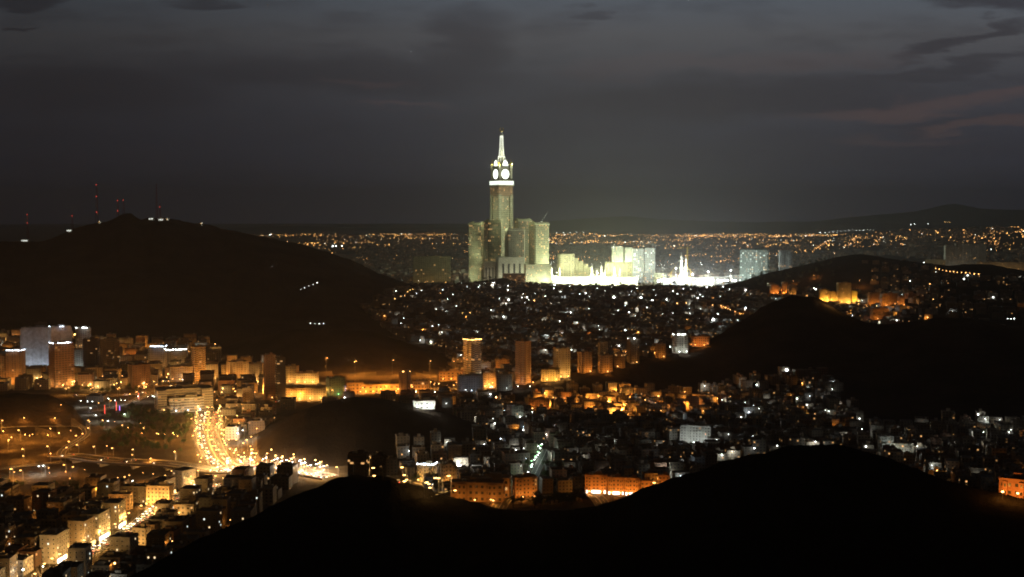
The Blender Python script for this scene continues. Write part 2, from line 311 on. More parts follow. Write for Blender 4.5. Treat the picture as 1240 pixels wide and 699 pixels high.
# ------------------------------------------------------------------ mesh helpers
class MB:
    def __init__(s): s.v = []; s.f = []; s.uv = []; s.t = []; s.mi = []; s.mats = []
    def mat(s, m):
        m = M[m] if isinstance(m, str) else m
        if m not in s.mats: s.mats.append(m)
        return s.mats.index(m)
    def face(s, pts, m, uv=None, tint=(.3, .3, .3, 0)):
        b = len(s.v); s.v += [tuple(p) for p in pts]; s.f.append(tuple(range(b, b+len(pts))))
        s.uv += uv if uv else [(-9, -9)]*len(pts); s.t += [tint]*len(pts); s.mi.append(s.mat(m))
    def box(s, c, dim, m, yaw=0, tint=(.3, .3, .3, 0), bay=None, floor_h=3.3, roofm=None, bottom=False, taper=1.0, rooftint=None):
        """c = centre of the base; bay = window bay width, None for plain"""
        x, y, z = c; w, d, h = dim; cs, sn = math.cos(yaw), math.sin(yaw)
        P = lambda a, b_, k: (x+a*cs-b_*sn, y+a*sn+b_*cs, z+k)
        q = [(-w/2, -d/2), (w/2, -d/2), (w/2, d/2), (-w/2, d/2)]
        lo = [P(a, b_, 0) for a, b_ in q]; hi = [P(a*taper, b_*taper, h) for a, b_ in q]
        for i in range(4):
            j = (i+1) % 4; L = w if i % 2 == 0 else d
            if bay: nu = max(1, round(L/bay)); nv = max(1, round(h/floor_h)); uv = [(0, 0), (nu, 0), (nu, nv), (0, nv)]
            else: uv = None
            s.face([lo[i], lo[j], hi[j], hi[i]], m, uv, tint)
        s.face(hi, roofm or m, None, rooftint or tint)
        if bottom: s.face(lo[::-1], m, None, tint)
    def cyl(s, a, b, r0, r1, m, n=8, cap=True, tint=(.3, .3, .3, 0)):
        a = np.array(a, float); b = np.array(b, float); ax = b-a; L = np.linalg.norm(ax); ax /= max(L, 1e-9)
        u = np.cross(ax, (0, 0, 1)) if abs(ax[2]) < .9 else np.cross(ax, (1, 0, 0)); u /= np.linalg.norm(u); w = np.cross(ax, u)
        ra = [a+r0*(math.cos(k*2*math.pi/n)*u+math.sin(k*2*math.pi/n)*w) for k in range(n)]
        rb = [b+r1*(math.cos(k*2*math.pi/n)*u+math.sin(k*2*math.pi/n)*w) for k in range(n)]
        for k in range(n):
            j = (k+1) % n; s.face([ra[k], rb[k], rb[j], ra[j]][::-1], m, None, tint)
        if cap: s.face(rb, m, None, tint); s.face(ra[::-1], m, None, tint)
    def lathe(s, c, prof, m, n=12, tint=(.3, .3, .3, 0)):
        for (r0, z0), (r1, z1) in zip(prof[:-1], prof[1:]):
            for k in range(n):
                a0, a1 = k*2*math.pi/n, (k+1)*2*math.pi/n
                p = lambda r, a, z: (c[0]+r*math.cos(a), c[1]+r*math.sin(a), c[2]+z)
                pts = [p(r0, a0, z0), p(r0, a1, z0), p(r1, a1, z1), p(r1, a0, z1)]
                if r1 < 1e-6: pts = pts[:3]
                elif r0 < 1e-6: pts = [pts[0], pts[2], pts[3]]
                s.face(pts, m, None, tint)
    def ball(s, c, r, m, n=6):
        s.lathe(c, [(0, -r), (r*.7, -r*.7), (r, 0), (r*.7, r*.7), (0, r)], m, n)
    def mesh(s, name):
        me = bpy.data.meshes.new(name); me.from_pydata(s.v, [], s.f)
        for m in s.mats: me.materials.append(m)
        me.polygons.foreach_set('material_index', s.mi)
        ul = me.uv_layers.new(name='UVMap'); ul.data.foreach_set('uv', np.array(s.uv, np.float32).ravel())
        ca = me.color_attributes.new('tint', 'FLOAT_COLOR', 'CORNER'); ca.data.foreach_set('color', np.array(s.t, np.float32).ravel())
        me.update(); return me
    def build(s, name, parent=None, loc=(0, 0, 0), yaw=0):
        o = bpy.data.objects.new(name, s.mesh(name)); C.objects.link(o); o.location = loc; o.rotation_euler = (0, 0, yaw); o.parent = parent
        return o
def empty(name, loc=(0, 0, 0), yaw=0):
    o = bpy.data.objects.new(name, None); C.objects.link(o); o.location = loc; o.rotation_euler = (0, 0, yaw); return o
def tag(o, label=None, cat=None, group=None, kind=None):
    if label: o['label'] = label
    if cat: o['category'] = cat
    if group: o['group'] = group
    if kind: o['kind'] = kind
    return o
NL = [0]
def light(loc, col, power, r=.35, parent=None, name='lamp_light'):
    l = bpy.data.lights.new(name, 'POINT'); l.energy = power; l.color = col; l.shadow_soft_size = r
    o = bpy.data.objects.new(name, l); C.objects.link(o); o.location = loc; o.parent = parent; NL[0] += 1; return o
def copy_thing(o, loc, yaw):
    r = o.copy(); C.objects.link(r); r.location = loc; r.rotation_euler = (0, 0, yaw)
    for ch in o.children:
        c = ch.copy(); C.objects.link(c); c.parent = r
    return r
# place words: landmarks in picture coordinates, used only for wording labels
LM = [(56,425,'the white slab towers'),(75,445,'the brown tower with a lit roof sign'),(124,430,'the dark twin slabs'),(240,440,'the slim beige tower'),(222,483,'the long banded complex'),
 (262,530,'the blazing boulevard'),(365,455,'the yellow lit building'),(407,470,'the green lit block'),(490,463,'the short dark tower'),(460,470,'the orange lit wall'),(571,430,'the tower with a glowing roof'),
 (630,440,'the orange edged tower'),(680,440,'the twin beige towers'),(732,430,'the stepped pale tower'),(822,415,'the hilltop pale block'),(842,525,'the pale ribbed hospital block'),(516,572,'the block with blue white roof lights'),
 (595,592,'the long orange hall'),(721,586,'the orange block with a shop strip'),(765,588,'the pair of orange shop blocks'),(660,560,'the green lit lane'),(724,566,'the bright green lamp'),(1073,537,'the pale stepped block'),(1094,543,'the cream low block'),
 (443,560,'the dark twin blocks'),(195,600,'the curved pale corner block'),(123,655,'the bright market street'),(178,625,'the glowing street bend'),(60,570,'the car park'),(50,525,'the loop road'),(1015,352,'the yellow floodlit cluster'),
 (1165,315,'the wide dark slab'),(830,320,'the paired white minarets'),(608,250,'the clock tower'),(720,340,'the glowing mosque'),(430,530,'the bare knoll'),(700,480,'the orange hillside lane'),(600,380,'the dark tree covered rise'),
 (1000,480,'the houses on the black ridge'),(1200,570,'the right edge orange lane'),(900,520,'the quiet blocks right of centre'),(780,390,'the scatter of white lights'),(560,520,'the pale floodlit yard'),(20,660,'the dim lower left blocks'),(300,610,'the slope of the foreground hill')]
PEND = []
def words_later(o, base, cat, group, px, py): o['category'] = cat; o['group'] = group; PEND.append((o, base, px, py))
ORD = 'first second third fourth fifth sixth seventh eighth ninth tenth eleventh twelfth thirteenth fourteenth fifteenth sixteenth seventeenth eighteenth nineteenth twentieth'.split()
def finish_labels():
    d = {}
    for o, base, px, py in PEND:
        q = sorted(LM, key=lambda l: (l[0]-px)**2+((l[1]-py)*1.3)**2)[0]; dx, dy = px-q[0], (py-q[1])*1.3
        w = ('left of' if dx < 0 else 'right of') if abs(dx) > abs(dy) else ('above' if dy < 0 else 'below')
        d.setdefault((base, w, q[2]), []).append((px, o))
    for (base, w, lm), lst in d.items():
        lst.sort(key=lambda e: e[0]); n = len(lst)
        for i, (_, o) in enumerate(lst):
            s = f'{base} {w} {lm}'
            if n == 2: s += (', left one', ', right one')[i]
            elif n > 2: s += ', ' + (ORD[i] if i < 20 else f'{i+1}th') + ' from left'
            if len(s.split()) > 16: s = s.replace(' storey', ' storey').replace(', left one', ' (left)').replace(', right one', ' (right)').replace(' from left', '').replace(' with roof hut', '').replace(' with tank', '').replace(' storey ', ' storey ')
            o['label'] = s

# ------------------------------------------------------------------ ground and hills (one polar sheet, cut by hill)
def build_terrain():
    NV = NA*ND
    i, j = np.meshgrid(np.arange(NA-1), np.arange(ND-1), indexing='ij')
    a = (i*ND+j).ravel(); quads = np.stack([a, a+ND, a+ND+1, a+1], 1)
    fi = GI[:-1, :-1].ravel()
    V = np.stack([GX.ravel(), GY.ravel(), GZ.ravel()], 1)
    names = ['ground']+['mountain' if 'mountain' in c else 'hill' for _, c, _ in RID]
    for k in range(len(RID)+1):
        q = quads[fi == k]
        if not len(q): continue
        used, inv = np.unique(q.ravel(), return_inverse=True)
        me = bpy.data.meshes.new(names[k]); nf = len(q)
        me.vertices.add(len(used)); me.vertices.foreach_set('co', V[used].astype(np.float32).ravel())
        me.loops.add(nf*4); me.loops.foreach_set('vertex_index', inv.astype(np.int32).ravel())
        me.polygons.add(nf); me.polygons.foreach_set('loop_start', np.arange(0, nf*4, 4, dtype=np.int32))
        me.polygons.foreach_set('use_smooth', np.ones(nf, bool))
        me.update(calc_edges=True); me.validate()
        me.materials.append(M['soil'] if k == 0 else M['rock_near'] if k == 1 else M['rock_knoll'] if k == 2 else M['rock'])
        o = bpy.data.objects.new(names[k], me); C.objects.link(o)
        tag(o, 'flat dusty valley floor under the whole city' if k == 0 else RID[k-1][0], 'ground' if k == 0 else RID[k-1][1], None, 'structure')
build_terrain()

# ------------------------------------------------------------------ roads
ROADS = []
def path(pix, step=12.0):
    P = np.array([hit(*p) for p in pix])
    # Chaikin smoothing, then resample
    for _ in range(3):
        a = P[:-1]*.75+P[1:]*.25; b = P[:-1]*.25+P[1:]*.75
        P = np.vstack([P[:1], np.stack([a, b], 1).reshape(-1, 2), P[-1:]])
    L = np.r_[0, np.cumsum(np.hypot(*np.diff(P, axis=0).T))]; n = max(2, int(L[-1]/step))
    s = np.linspace(0, L[-1], n+1); return np.stack([np.interp(s, L, P[:, 0]), np.interp(s, L, P[:, 1])], 1)
def normals(P):
    t_ = np.gradient(P, axis=0); t_ /= np.linalg.norm(t_, axis=1)[:, None]; return t_, np.stack([-t_[:, 1], t_[:, 0]], 1)
def road(pix, width, label, lift=.35, kind='structure', name='road', bridge=None):
    P = path(pix); T_, N_ = normals(P); z = ground(P[:, 0], P[:, 1])
    zz = np.convolve(np.pad(z, 3, 'edge'), np.ones(7)/7, 'valid')+lift
    if bridge: zz = zz+bridge(np.linspace(0, 1, len(P)))
    mb = MB(); h = width/2
    def strip(o0, o1, dz, m, a=0, b=None, th=0):
        for k in range(a, (b or len(P))-1):
            q = [(*(P[k]+N_[k]*o1), zz[k]+dz), (*(P[k]+N_[k]*o0), zz[k]+dz), (*(P[k+1]+N_[k+1]*o0), zz[k+1]+dz), (*(P[k+1]+N_[k+1]*o1), zz[k+1]+dz)]
            mb.face(q, m)
            if th:
                lo = [(p[0], p[1], p[2]-th) for p in q]
                mb.face([q[1], lo[1], lo[2], q[2]], m); mb.face([q[3], lo[3], lo[0], q[0]], m)
    strip(-h, h, 0, 'asphalt', th=.6 if not bridge else 1.6)
    for sgn in (-1, 1): strip(sgn*(h-.2)-.25, sgn*(h-.2)+.25, .14 if not bridge else .9, 'kerb', th=.14 if not bridge else .9)
    strip(-.15, .15, .012, 'paint')
    if width > 16: strip(-.9, .9, .2, 'kerb', th=.2)
    if width > 10:
        for off in (-h/2, h/2):
            for k in range(0, len(P)-1, 2): strip(off-.1, off+.1, .012, 'paint', k, k+2)
    if bridge:
        for k in range(1, len(P)-1, 3):
            if zz[k]-z[k] > 3:
                mb.box((P[k][0], P[k][1], z[k]-1), (1.6, width*.7, zz[k]-z[k]-.6), 'kerb', math.atan2(T_[k][1], T_[k][0]))
                mb.box((P[k][0], P[k][1], zz[k]-2.5), (1.8, width*.98, 1.0), 'kerb', math.atan2(T_[k][1], T_[k][0]), bottom=True)
    o = mb.build(name); tag(o, label, name.replace('_', ' '), None, kind)
    ROADS.append((P, zz, T_, N_, width)); return P, zz, T_, N_
r_market = road([(30,730),(68,697),(98,674),(137,656),(170,633),(187,618),(210,603),(238,593),(266,588)], 15, 'bright market street crossing the lower left blocks')
r_boul = road([(254,499),(252,510),(251,525),(254,540),(262,556),(280,570)], 26, 'wide boulevard blazing with yellow lamps')
r_cross = road([(70,552),(93,560),(135,565),(215,569),(275,572),(320,566),(352,568),(400,579)], 22, 'elevated highway on short piers above the car park', bridge=lambda s: 5.5*np.clip(np.minimum(s/.12, (.62-s)/.15), 0, 1))
r_jam = road([(470,579),(480,580),(500,587),(530,600)], 18, 'short bright stretch of road right of the foreground crest')
r_loop = road([(-40,520),(0,519),(60,516),(88,515),(102,519),(106,526),(95,534),(80,542),(72,550),(80,558)], 9, 'curving loop road on the left lit orange')
r_up = road([(70,479),(110,479),(150,479),(170,478),(200,470),(240,462),(280,462)], 12, 'straight lit avenue in front of the left towers')
r_mid = road([(105,500),(130,496),(155,489),(180,478)], 12, 'sloping avenue joining the lit avenue')
r_left = road([(-40,572),(0,568),(50,562),(80,560)], 10, 'side road at the left edge by the car park')
r_strip = road([(330,487),(370,484),(420,478),(480,475),(545,470),(600,470)], 16, 'orange lit road at the foot of the brown spur')
r_fore = road([(560,612),(600,600),(640,604),(690,600),(735,598),(780,596),(800,592)], 14, 'road in front of the orange shop blocks')
r_side = road([(636,600),(645,580),(655,560),(662,545)], 9, 'narrow green lit lane climbing between blocks')
ARD = [(P[:, 0], P[:, 1], w) for P, _, _, _, w in ROADS]
def road_clear(x, y, extra):
    ok = np.ones(np.shape(x), bool)
    for rx, ry, w in ARD:
        d2 = (np.asarray(x)[..., None]-rx)**2+(np.asarray(y)[..., None]-ry)**2
        ok &= d2.min(-1) > (w/2+extra+3)**2
    return ok
OCC = []          # (x, y, radius) of hand placed things
def occ_clear(x, y, extra=0):
    if not OCC: return np.ones(np.shape(x), bool)
    O = np.array(OCC); d = np.hypot(np.asarray(x)[..., None]-O[:, 0], np.asarray(y)[..., None]-O[:, 1])
    return (d > O[:, 2]+extra).all(-1)

# ------------------------------------------------------------------ street lamps
LAMPPROTO = {}
def lamp_proto(c, h=9.0):
    if (c, h) in LAMPPROTO: return None
    mb = MB(); mb.cyl((0, 0, -.3), (0, 0, h), .16, .09, 'pole', 6); mb.box((0, 0, 0), (.6, .6, .5), 'kerb')
    o = mb.mesh('street_lamp')
    hb = MB(); hb.cyl((0, 0, h), (1.6, 0, h+.35), .08, .06, 'pole', 5); hb.box((2.0, 0, h+.28), (1.5, .6, .22), 'pole')
    hb.box((2.0, 0, h+.0), (1.3, .9, .27), LAMPMAT[c][0], bottom=True)
    LAMPPROTO[(c, h)] = (o, hb.mesh('lamp_head'), {}); return None
def street_lamp(x, y, z, yaw, c, power, base, h=9.0, r=.35):
    lamp_proto(c, h); pm, hm, lights = LAMPPROTO[(c, h)]
    o = bpy.data.objects.new('street_lamp', pm); C.objects.link(o); o.location = (x, y, z); o.rotation_euler = (0, 0, yaw)
    k = bpy.data.objects.new('lamp_head', hm); C.objects.link(k); k.parent = o
    key = round(power/200)
    if key not in lights:
        l = bpy.data.lights.new('lamp_light', 'POINT'); l.energy = power; l.color = LAMPMAT[c][1]; l.shadow_soft_size = r; lights[key] = l
    lo = bpy.data.objects.new('lamp_light', lights[key]); C.objects.link(lo); lo.parent = o; lo.location = (2.0, 0, h-.55); NL[0] += 1
    px, py = project(x, y, z+h); words_later(o, base, 'street lamp', 'street lamps of the city', float(px), float(py))
    return o
CN = {'o': 'orange', 'y': 'yellow', 'w': 'white', 'c': 'bluish white', 'g': 'green'}
NLAMP = [0]
def lamps_along(rd, spacing, c, power, h=9, off=None, base=None, both=True, a=0, b=1, r=.35):
    P, zz, T_, N_ = rd; w = [q for q in ROADS if q[0] is P][0][4]; off = off if off is not None else w/2+.8
    L = np.r_[0, np.cumsum(np.hypot(*np.diff(P, axis=0).T))]; s = L[-1]*a+spacing/2
    while s < L[-1]*b:
        k = min(len(P)-1, int(np.searchsorted(L, s+rng.uniform(-.3, .3)*spacing)))
        for sg in ((-1, 1) if both else (1,)):
            x, y = P[k]+N_[k]*off*sg+rng.normal(0, .5, 2)+N_[k]*sg*abs(rng.normal(0, 1.5)); zg = float(zz[k])-.3
            if visible(x, y, zg+h):
                street_lamp(float(x), float(y), zg, math.atan2(-N_[k][1]*sg, -N_[k][0]*sg), c, power*rng.uniform(.7, 1.3), base or f'{CN[c]} roadside lamp', h, r); NLAMP[0] += 1
        s += spacing*rng.uniform(.85, 1.15)
lamps_along(r_market, 19, 'y', 6500, 8)
lamps_along(r_boul, 17, 'y', 12000, 10)
lamps_along(r_boul, 30, 'o', 9000, 10, off=2)
lamps_along(r_cross, 34, 'o', 4200, 10, both=False)
lamps_along(r_cross, 11, 'y', 11000, 9, off=9, a=.56)
lamps_along(r_cross, 13, 'w', 7000, 9, off=4, a=.6)
lamps_along(r_jam, 20, 'y', 4500, 8)
lamps_along(r_loop, 36, 'o', 7500, 9, both=False)
lamps_along(r_up, 34, 'o', 9500, 10)
lamps_along(r_mid, 36, 'o', 3600, 9, both=False)
lamps_along(r_left, 30, 'o', 7500, 9, both=False)
lamps_along(r_strip, 32, 'o', 9500, 10)
lamps_along(r_fore, 60, 'o', 800, 8, both=False)
lamps_along(r_side, 24, 'g', 500, 7, both=False)
lamps_along(r_side, 16, 'w', 900, 6, both=False); 

# ------------------------------------------------------------------ cars
def car_mesh(col, name):
    m = plain('car_paint_'+name, col, .35, .3, var=.05); mb = MB()
    mb.box((0, 0, .35), (4.4, 1.75, .55), m, taper=.97, bottom=True); mb.box((-.2, 0, .9), (2.6, 1.6, .52), 'glass', taper=.78, roofm=m)
    for sx in (-1.35, 1.35):
        for sy in (-.86, .86): mb.cyl((sx, sy-.1, .34), (sx, sy+.1, .34), .34, .34, 'asphalt', 8)
    return mb.mesh('car')
CARM = [car_mesh(c, n) for c, n in (((.7, .7, .7), 'white'), ((.4, .4, .42), 'silver'), ((.06, .06, .07), 'black'), ((.25, .22, .18), 'beige'), ((.3, .04, .03), 'red'))]
CARN = ['white', 'silver', 'black', 'beige', 'red']
hb = MB()
for sy in (-.6, .6): hb.box((2.22, sy, .5), (.12, .42, .26), 'g_head', bottom=True)
HEADL = hb.mesh('headlights'); hb = MB()
for sy in (-.6, .6): hb.box((-2.22, sy, .6), (.12, .42, .2), 'g_tail', bottom=True)
TAILL = hb.mesh('tail_lights'); NCAR = [0]
def car(x, y, z, yaw, lit, base):
    k = rng.choice(5, p=[.42, .2, .18, .12, .08]); o = bpy.data.objects.new('car' if lit else 'parked_car', CARM[k]); C.objects.link(o)
    o.location = (x, y, z); o.rotation_euler = (0, 0, yaw)
    if lit:
        for n, me in (('headlights', HEADL), ('tail_lights', TAILL)): c = bpy.data.objects.new(n, me); C.objects.link(c); c.parent = o
    px, py = project(x, y, z); words_later(o, f'{CARN[k]} car {base}', 'car', 'cars driving with lights on' if lit else 'cars standing in the car park', float(px), float(py)); NCAR[0] += 1
def cars_on(rd, spacing, lanes, a=0, b=1, p=.8):
    P, zz, T_, N_ = rd; L = np.r_[0, np.cumsum(np.hypot(*np.diff(P, axis=0).T))]
    for ln in lanes:
        s = L[-1]*a+rng.uniform(0, spacing)
        while s < L[-1]*b:
            u = s+rng.uniform(-1.5, 1.5); x = np.interp(u, L, P[:, 0]); y = np.interp(u, L, P[:, 1]); z = np.interp(u, L, zz)
            k = min(len(P)-1, int(np.searchsorted(L, u))); n = N_[k]; yw = math.atan2(T_[k][1], T_[k][0])+(math.pi if ln > 0 else 0)
            if rng.random() < p and visible(x, y, z+1.5): car(float(x+n[0]*ln), float(y+n[1]*ln), float(z)+.02, yw, True, 'with lights on')
            s += spacing
cars_on(r_market, 8.5, (-5, -2, 2, 5), p=.75); cars_on(r_boul, 10, (-9, -5, 5, 9), p=.6); cars_on(r_cross, 9.5, (-7, -3.4, 3.4, 7), .6, 1, .8); cars_on(r_cross, 30, (-5, 5), 0, .6, .7)
cars_on(r_jam, 8, (-5, 5)); cars_on(r_up, 34, (-3, 3), p=.5); cars_on(r_strip, 30, (-4, 4), p=.5)
# car park beside the highway
for row in range(9):
    y0 = 1085+row*14
    for k in range(40):
        x = -470+k*9.2+rng.uniform(-1, 1); y = y0+rng.uniform(-.7, .7)
        px, py = project(x, y, 0)
        if -10 < px < 262 and NCAR[0] < 295 and rng.random() < .42 and road_clear(np.array(x), np.array(y), 2) and visible(x, y, 1.5):
            car(x, y, float(ground(x, y))+.1, math.pi/2*(1 if rng.random() < .5 else -1)+rng.normal(0, .03), False, 'parked with lights off')
# lamps over the car park and plaza
BL = [(float(rng.uniform(258+(py_-500)*.3, 300+(py_-500)*.25)), float(py_), 'y' if rng.random() < .6 else 'o', 3500) for py_ in np.linspace(512, 566, 14)]+[(float(rng.uniform(232, 246)), float(py_), 'o', 2600) for py_ in np.linspace(510, 560, 5)]
for px, py, c, p in (*BL, (86,571,'o',2500),(20,592,'o',3800),(45,609,'o',3500),(124,597,'o',3000),(2,612,'y',3500),(150,584,'o',2500),(200,582,'o',3000),(160,589,'w',1200),(232,573,'y',5500),(55,569,'w',3500),(50,570,'w',3500),(16,577,'y',6500),(12,573,'o',5000),(28,575,'o',4000),(80,568,'o',4200),
                    (2,516,'o',9000),(10,540,'o',9000),(30,552,'o',8000),(25,528,'o',6000),(62,523,'o',5000),(60,545,'o',5000),(118,506,'w',2500),(133,513,'w',2500),(150,505,'w',2500),(185,560,'o',4500),(160,556,'o',3000),(130,545,'o',2500),(200,530,'o',3000),(240,575,'o',5000),(96,488,'w',3000),(108,497,'w',2500),
                    (322,558,'o',9000),(336,560,'o',9000),(300,565,'o',8000),(352,563,'o',5000),(262,520,'y',7000),(283,525,'y',8500),(290,532,'w',6000),(275,540,'y',8500),(296,528,'w',6000),(270,510,'y',6000),(285,552,'y',8500),(304,552,'y',7000),(300,540,'o',8000),(240,506,'y',5000),(236,535,'o',6000),(288,516,'o',5000)):
    x, y = hit(px, py+6); z = float(ground(x, y))
    if visible(x, y, z+11): street_lamp(x, y, z, rng.uniform(0, 6.28), c, p*2.5, f'{CN[c]} lamp on open ground', 12 if p > 5500 else 9)

# ------------------------------------------------------------------ hand placed buildings
def roof_stuff(mb, w, d, h, tint, rr):
    mb.box((rr.uniform(-.2, .2)*w, rr.uniform(0, .25)*d, h+.9), (min(5, w*.35), min(4.5, d*.35), 2.8), 'wall', 0, tint)
def parapet(mb, w, d, h, tint, th=.35, ph=.9, x0=0, y0=0):
    # four butted pieces around the roof edge
    mb.box((x0, y0-d/2+th/2, h), (w, th, ph), 'wall', 0, tint); mb.box((x0, y0+d/2-th/2, h), (w, th, ph), 'wall', 0, tint)
    mb.box((x0-w/2+th/2, y0, h), (th, d-2*th, ph), 'wall', 0, tint); mb.box((x0+w/2-th/2, y0, h), (th, d-2*th, ph), 'wall', 0, tint)
def tank_mesh():
    mb = MB(); mb.lathe((0, 0, .35), [(0, 0), (.9, 0), (.95, .5), (.95, 1.3), (.75, 1.7), (0, 1.9)], 'tank', 10)
    for a in range(3): mb.box((.6*math.cos(a*2.09), .6*math.sin(a*2.09), 0), (.12, .12, .36), 'pole')
    return mb.mesh('water_tank')
TANK = tank_mesh()
def add_mesh(name, me, parent, loc, yaw=0, scale=1):
    o = bpy.data.objects.new(name, me); C.objects.link(o); o.parent = parent; o.location = loc; o.rotation_euler = (0, 0, yaw); o.scale = (scale,)*3; return o
def block(px0, px1, ytop, ybase, label, cat='tower block', tint=(.36, .30, .24), yaw=15, k=.7, mat='facade', bay=3.4, fh=3.3, lit=None, roofglow=None, crown=None, name='tower_block', group=None, ribs=0, steps=None, dist=None, hide=0, sink=0):
    """a building whose outline spans px0..px1 and ytop..ybase; hide lowers the unseen foot of it"""
    pc = (px0+px1)/2
    x, y = hit(pc, ybase) if dist is None else at(pc, dist)
    D = math.hypot(x, y); z = float(ground(x, y)); tot = (px1-px0)/F*D; yw = R(yaw)+(-math.atan2(x, y))
    w = tot/(abs(math.cos(R(yaw)))+k*abs(math.sin(R(yaw)))); d = w*k
    x += math.sin(math.atan2(x, y))*d/2; y += d/2
    H = z_at(ytop, x, y)-z; H = max(H, 6); rr = random.Random(int(px0*7+ytop)); tn = (*tint, rr.random())
    root = empty(name, (x, y, z-sink), yw); OCC.append((x, y, max(w, d)*.62)); OCC.append((x*(1-(w*.5+10)/D), y*(1-(w*.5+10)/D), w*.42))
    mb = MB(); mb.box((0, 0, 0), (w, d, H+sink), mat, 0, tn, bay, fh, 'wall'); H += sink
    if ribs:
        for i in range(ribs+1):
            xx = -w/2+w*i/ribs; mb.box((xx, -d/2-.3, 0), (w/ribs*.22, .62, H*.985), 'wall', 0, tn)
        for i in range(1, max(2, int(ribs*k))): mb.box((-w/2-.3 if yaw > 0 else w/2+.3, -d/2+d*i/max(2, int(ribs*k)), 0), (.62, w/ribs*.22, H*.985), 'wall', 0, tn)
    if not ribs and mat != 'wall' and w > 12:
        for u_ in (-.28, .3): mb.box((u_*w, -d/2-.5, 0), (w*.17, 1.0, H*.97), mat, 0, tn, bay, fh, 'wall')
        sx_ = -1 if yaw > 0 else 1; mb.box((sx_*(w/2+.5), 0, 0), (1.0, d*.22, H*.97), mat, 0, tn, bay, fh, 'wall')
    mb.build('wall', root)
    rb = MB(); parapet(rb, w+.4, d+.4, H+.01, tn, .5, 1.2); rb.build('parapet', root)
    rh = MB(); rh.box((w*.12, d*.1, H+.02), (w*.3, d*.34, 3.6), 'wall', 0, tn); rh.build('roof_hut', root)
    for q in range(2): add_mesh('water_tank', TANK, root, (-w*.3+q*2.4, d*.25, H+.02))
    if steps:
        for (fx, fw, fhh) in steps:
            s_ = MB(); s_.box((fx*w, -d/2-w*.09, 0), (fw*w, w*.18, H*fhh), mat, 0, tn, bay, fh, 'wall'); s_.build('front_wing', root)
    if roofglow:
        g = MB(); m, sz, hh = roofglow
        uu = -w*sz/2
        while uu < w*sz/2: L_ = min(rr.uniform(1.2, 5), w*sz/2-uu+.3); g.box((uu+L_/2, -d/2-.5, H+1.2+rr.uniform(0, .5)), (L_, .35, min(hh, 1.2)*rr.uniform(.25, .8)), m, bottom=True); uu += L_+rr.uniform(.3, 2.2)
        sd = (w/2+.5)*(-1 if yaw > 0 else 1); uu = -d*sz/2
        while uu < d*sz/2: L_ = min(rr.uniform(1.2, 4), d*sz/2-uu+.3); g.box((sd, uu+L_/2, H+1.2+rr.uniform(0, .5)), (.35, L_, min(hh, 1.2)*rr.uniform(.2, .6)), m, bottom=True); uu += L_+rr.uniform(.3, 2.2)
        for u in (-.4, 0, .4): g.box((w*u, -d/2, H+1.25), (.3, .3, .4), 'pole')
        g.build('roof_sign', root)
        light((0, -d/2-4, H+3), {'g_cool': COOL, 'g_white': WHITE, 'g_warm': WARM}.get(m, WARM), 900, .4, root)
    if lit:
        c, p, n = lit[:3]; fr = lit[3] if len(lit) > 3 else 9
        for i in range(n):
            u = (i+.5)/n-.5; lx, ly = u*w*1.05, -d/2-fr
            f_ = MB(); f_.cyl((lx, ly-1, 0), (lx, ly-1, 3.6), .12, .1, 'pole', 5); f_.box((lx, ly-1, 3.6), (1.0, .7, .5), LAMPMAT[c][0], bottom=True); f_.build('floodlight', root)
            light((lx, ly, 3.4), LAMPMAT[c][1], p, .4, root)
        sx = -1 if yaw > 0 else 1
        light((sx*(w/2+fr*.8), 0, 4), LAMPMAT[c][1], p*.7, .4, root)
    tag(root, label, cat, group); return root, w, d, H
# left group
LT = 'tower blocks of the city'
block(29,62,397,452,'white left half of the pale slab tower pair at far left',tint=(.62,.62,.66),yaw=-14,k=.5,lit=('c',9000,2,22),ribs=3,mat='wall')
block(60,85,396,452,'narrow right half of the pale slab tower pair with roof light',tint=(.58,.56,.6),yaw=22,k=.6,lit=('c',5000,1,20),ribs=2,roofglow=('g_cool',.2,2),mat='wall')
block(61,88,416,469,'dark brown tower with a white lit sign along its roof',tint=(.30,.17,.10),yaw=24,k=.8,lit=('y',7000,2,8),roofglow=('g_cool',.7,1.6),ribs=6,mat='facade_band')
block(10,30,425,466,'orange lit tower with blue white tubes around its crown',tint=(.36,.24,.16),yaw=-20,k=.9,lit=('o',6500,2,8),roofglow=('g_cool',1.0,3),ribs=4)
block(-14,9,432,466,'half cut off beige tower at the left picture edge',tint=(.33,.25,.18),yaw=10,lit=('o',5000,1))
block(93,110,398,446,'grey tower with a slanted white roof lamp behind the dark slabs',tint=(.42,.42,.42),yaw=18,roofglow=('g_white',.4,1.6),lit=('w',1600,1,14))
block(88,104,424,450,'low grey block under the slanted roof lamp tower',tint=(.4,.4,.36),yaw=-12,lit=('w',2600,2,10))
block(102,119,411,452,'left of two dark unlit slab towers',tint=(.10,.07,.055),yaw=-10,k=.6,mat='facade_band')
block(119,144,411,452,'right of two dark unlit slab towers, the wider one',tint=(.11,.08,.065),yaw=12,k=.6,mat='facade_band')
block(156,181,442,470,'brown mid height block below the dark slabs',tint=(.2,.13,.09),yaw=20,lit=('o',1200,1))
block(181,202,420,445,'grey block with a blue white roof sign on the left hillside foot',tint=(.32,.3,.3),yaw=-12,roofglow=('g_cool',.8,1.5),lit=('o',3000,2))
block(200,226,424,446,'wide beige block with a white light bar along its roof',tint=(.32,.28,.24),yaw=10,roofglow=('g_white',1.0,1.6),lit=('y',2500,2))
block(206,233,444,462,'grey office block with one vertical white light beside the slim tower',tint=(.34,.3,.24),yaw=6,lit=('w',1500,1))
block(232,249,421,461,'slim beige tower standing alone above orange roofs',tint=(.52,.38,.22),yaw=24,k=.8,lit=('o',8500,2,12),mat='facade_band')
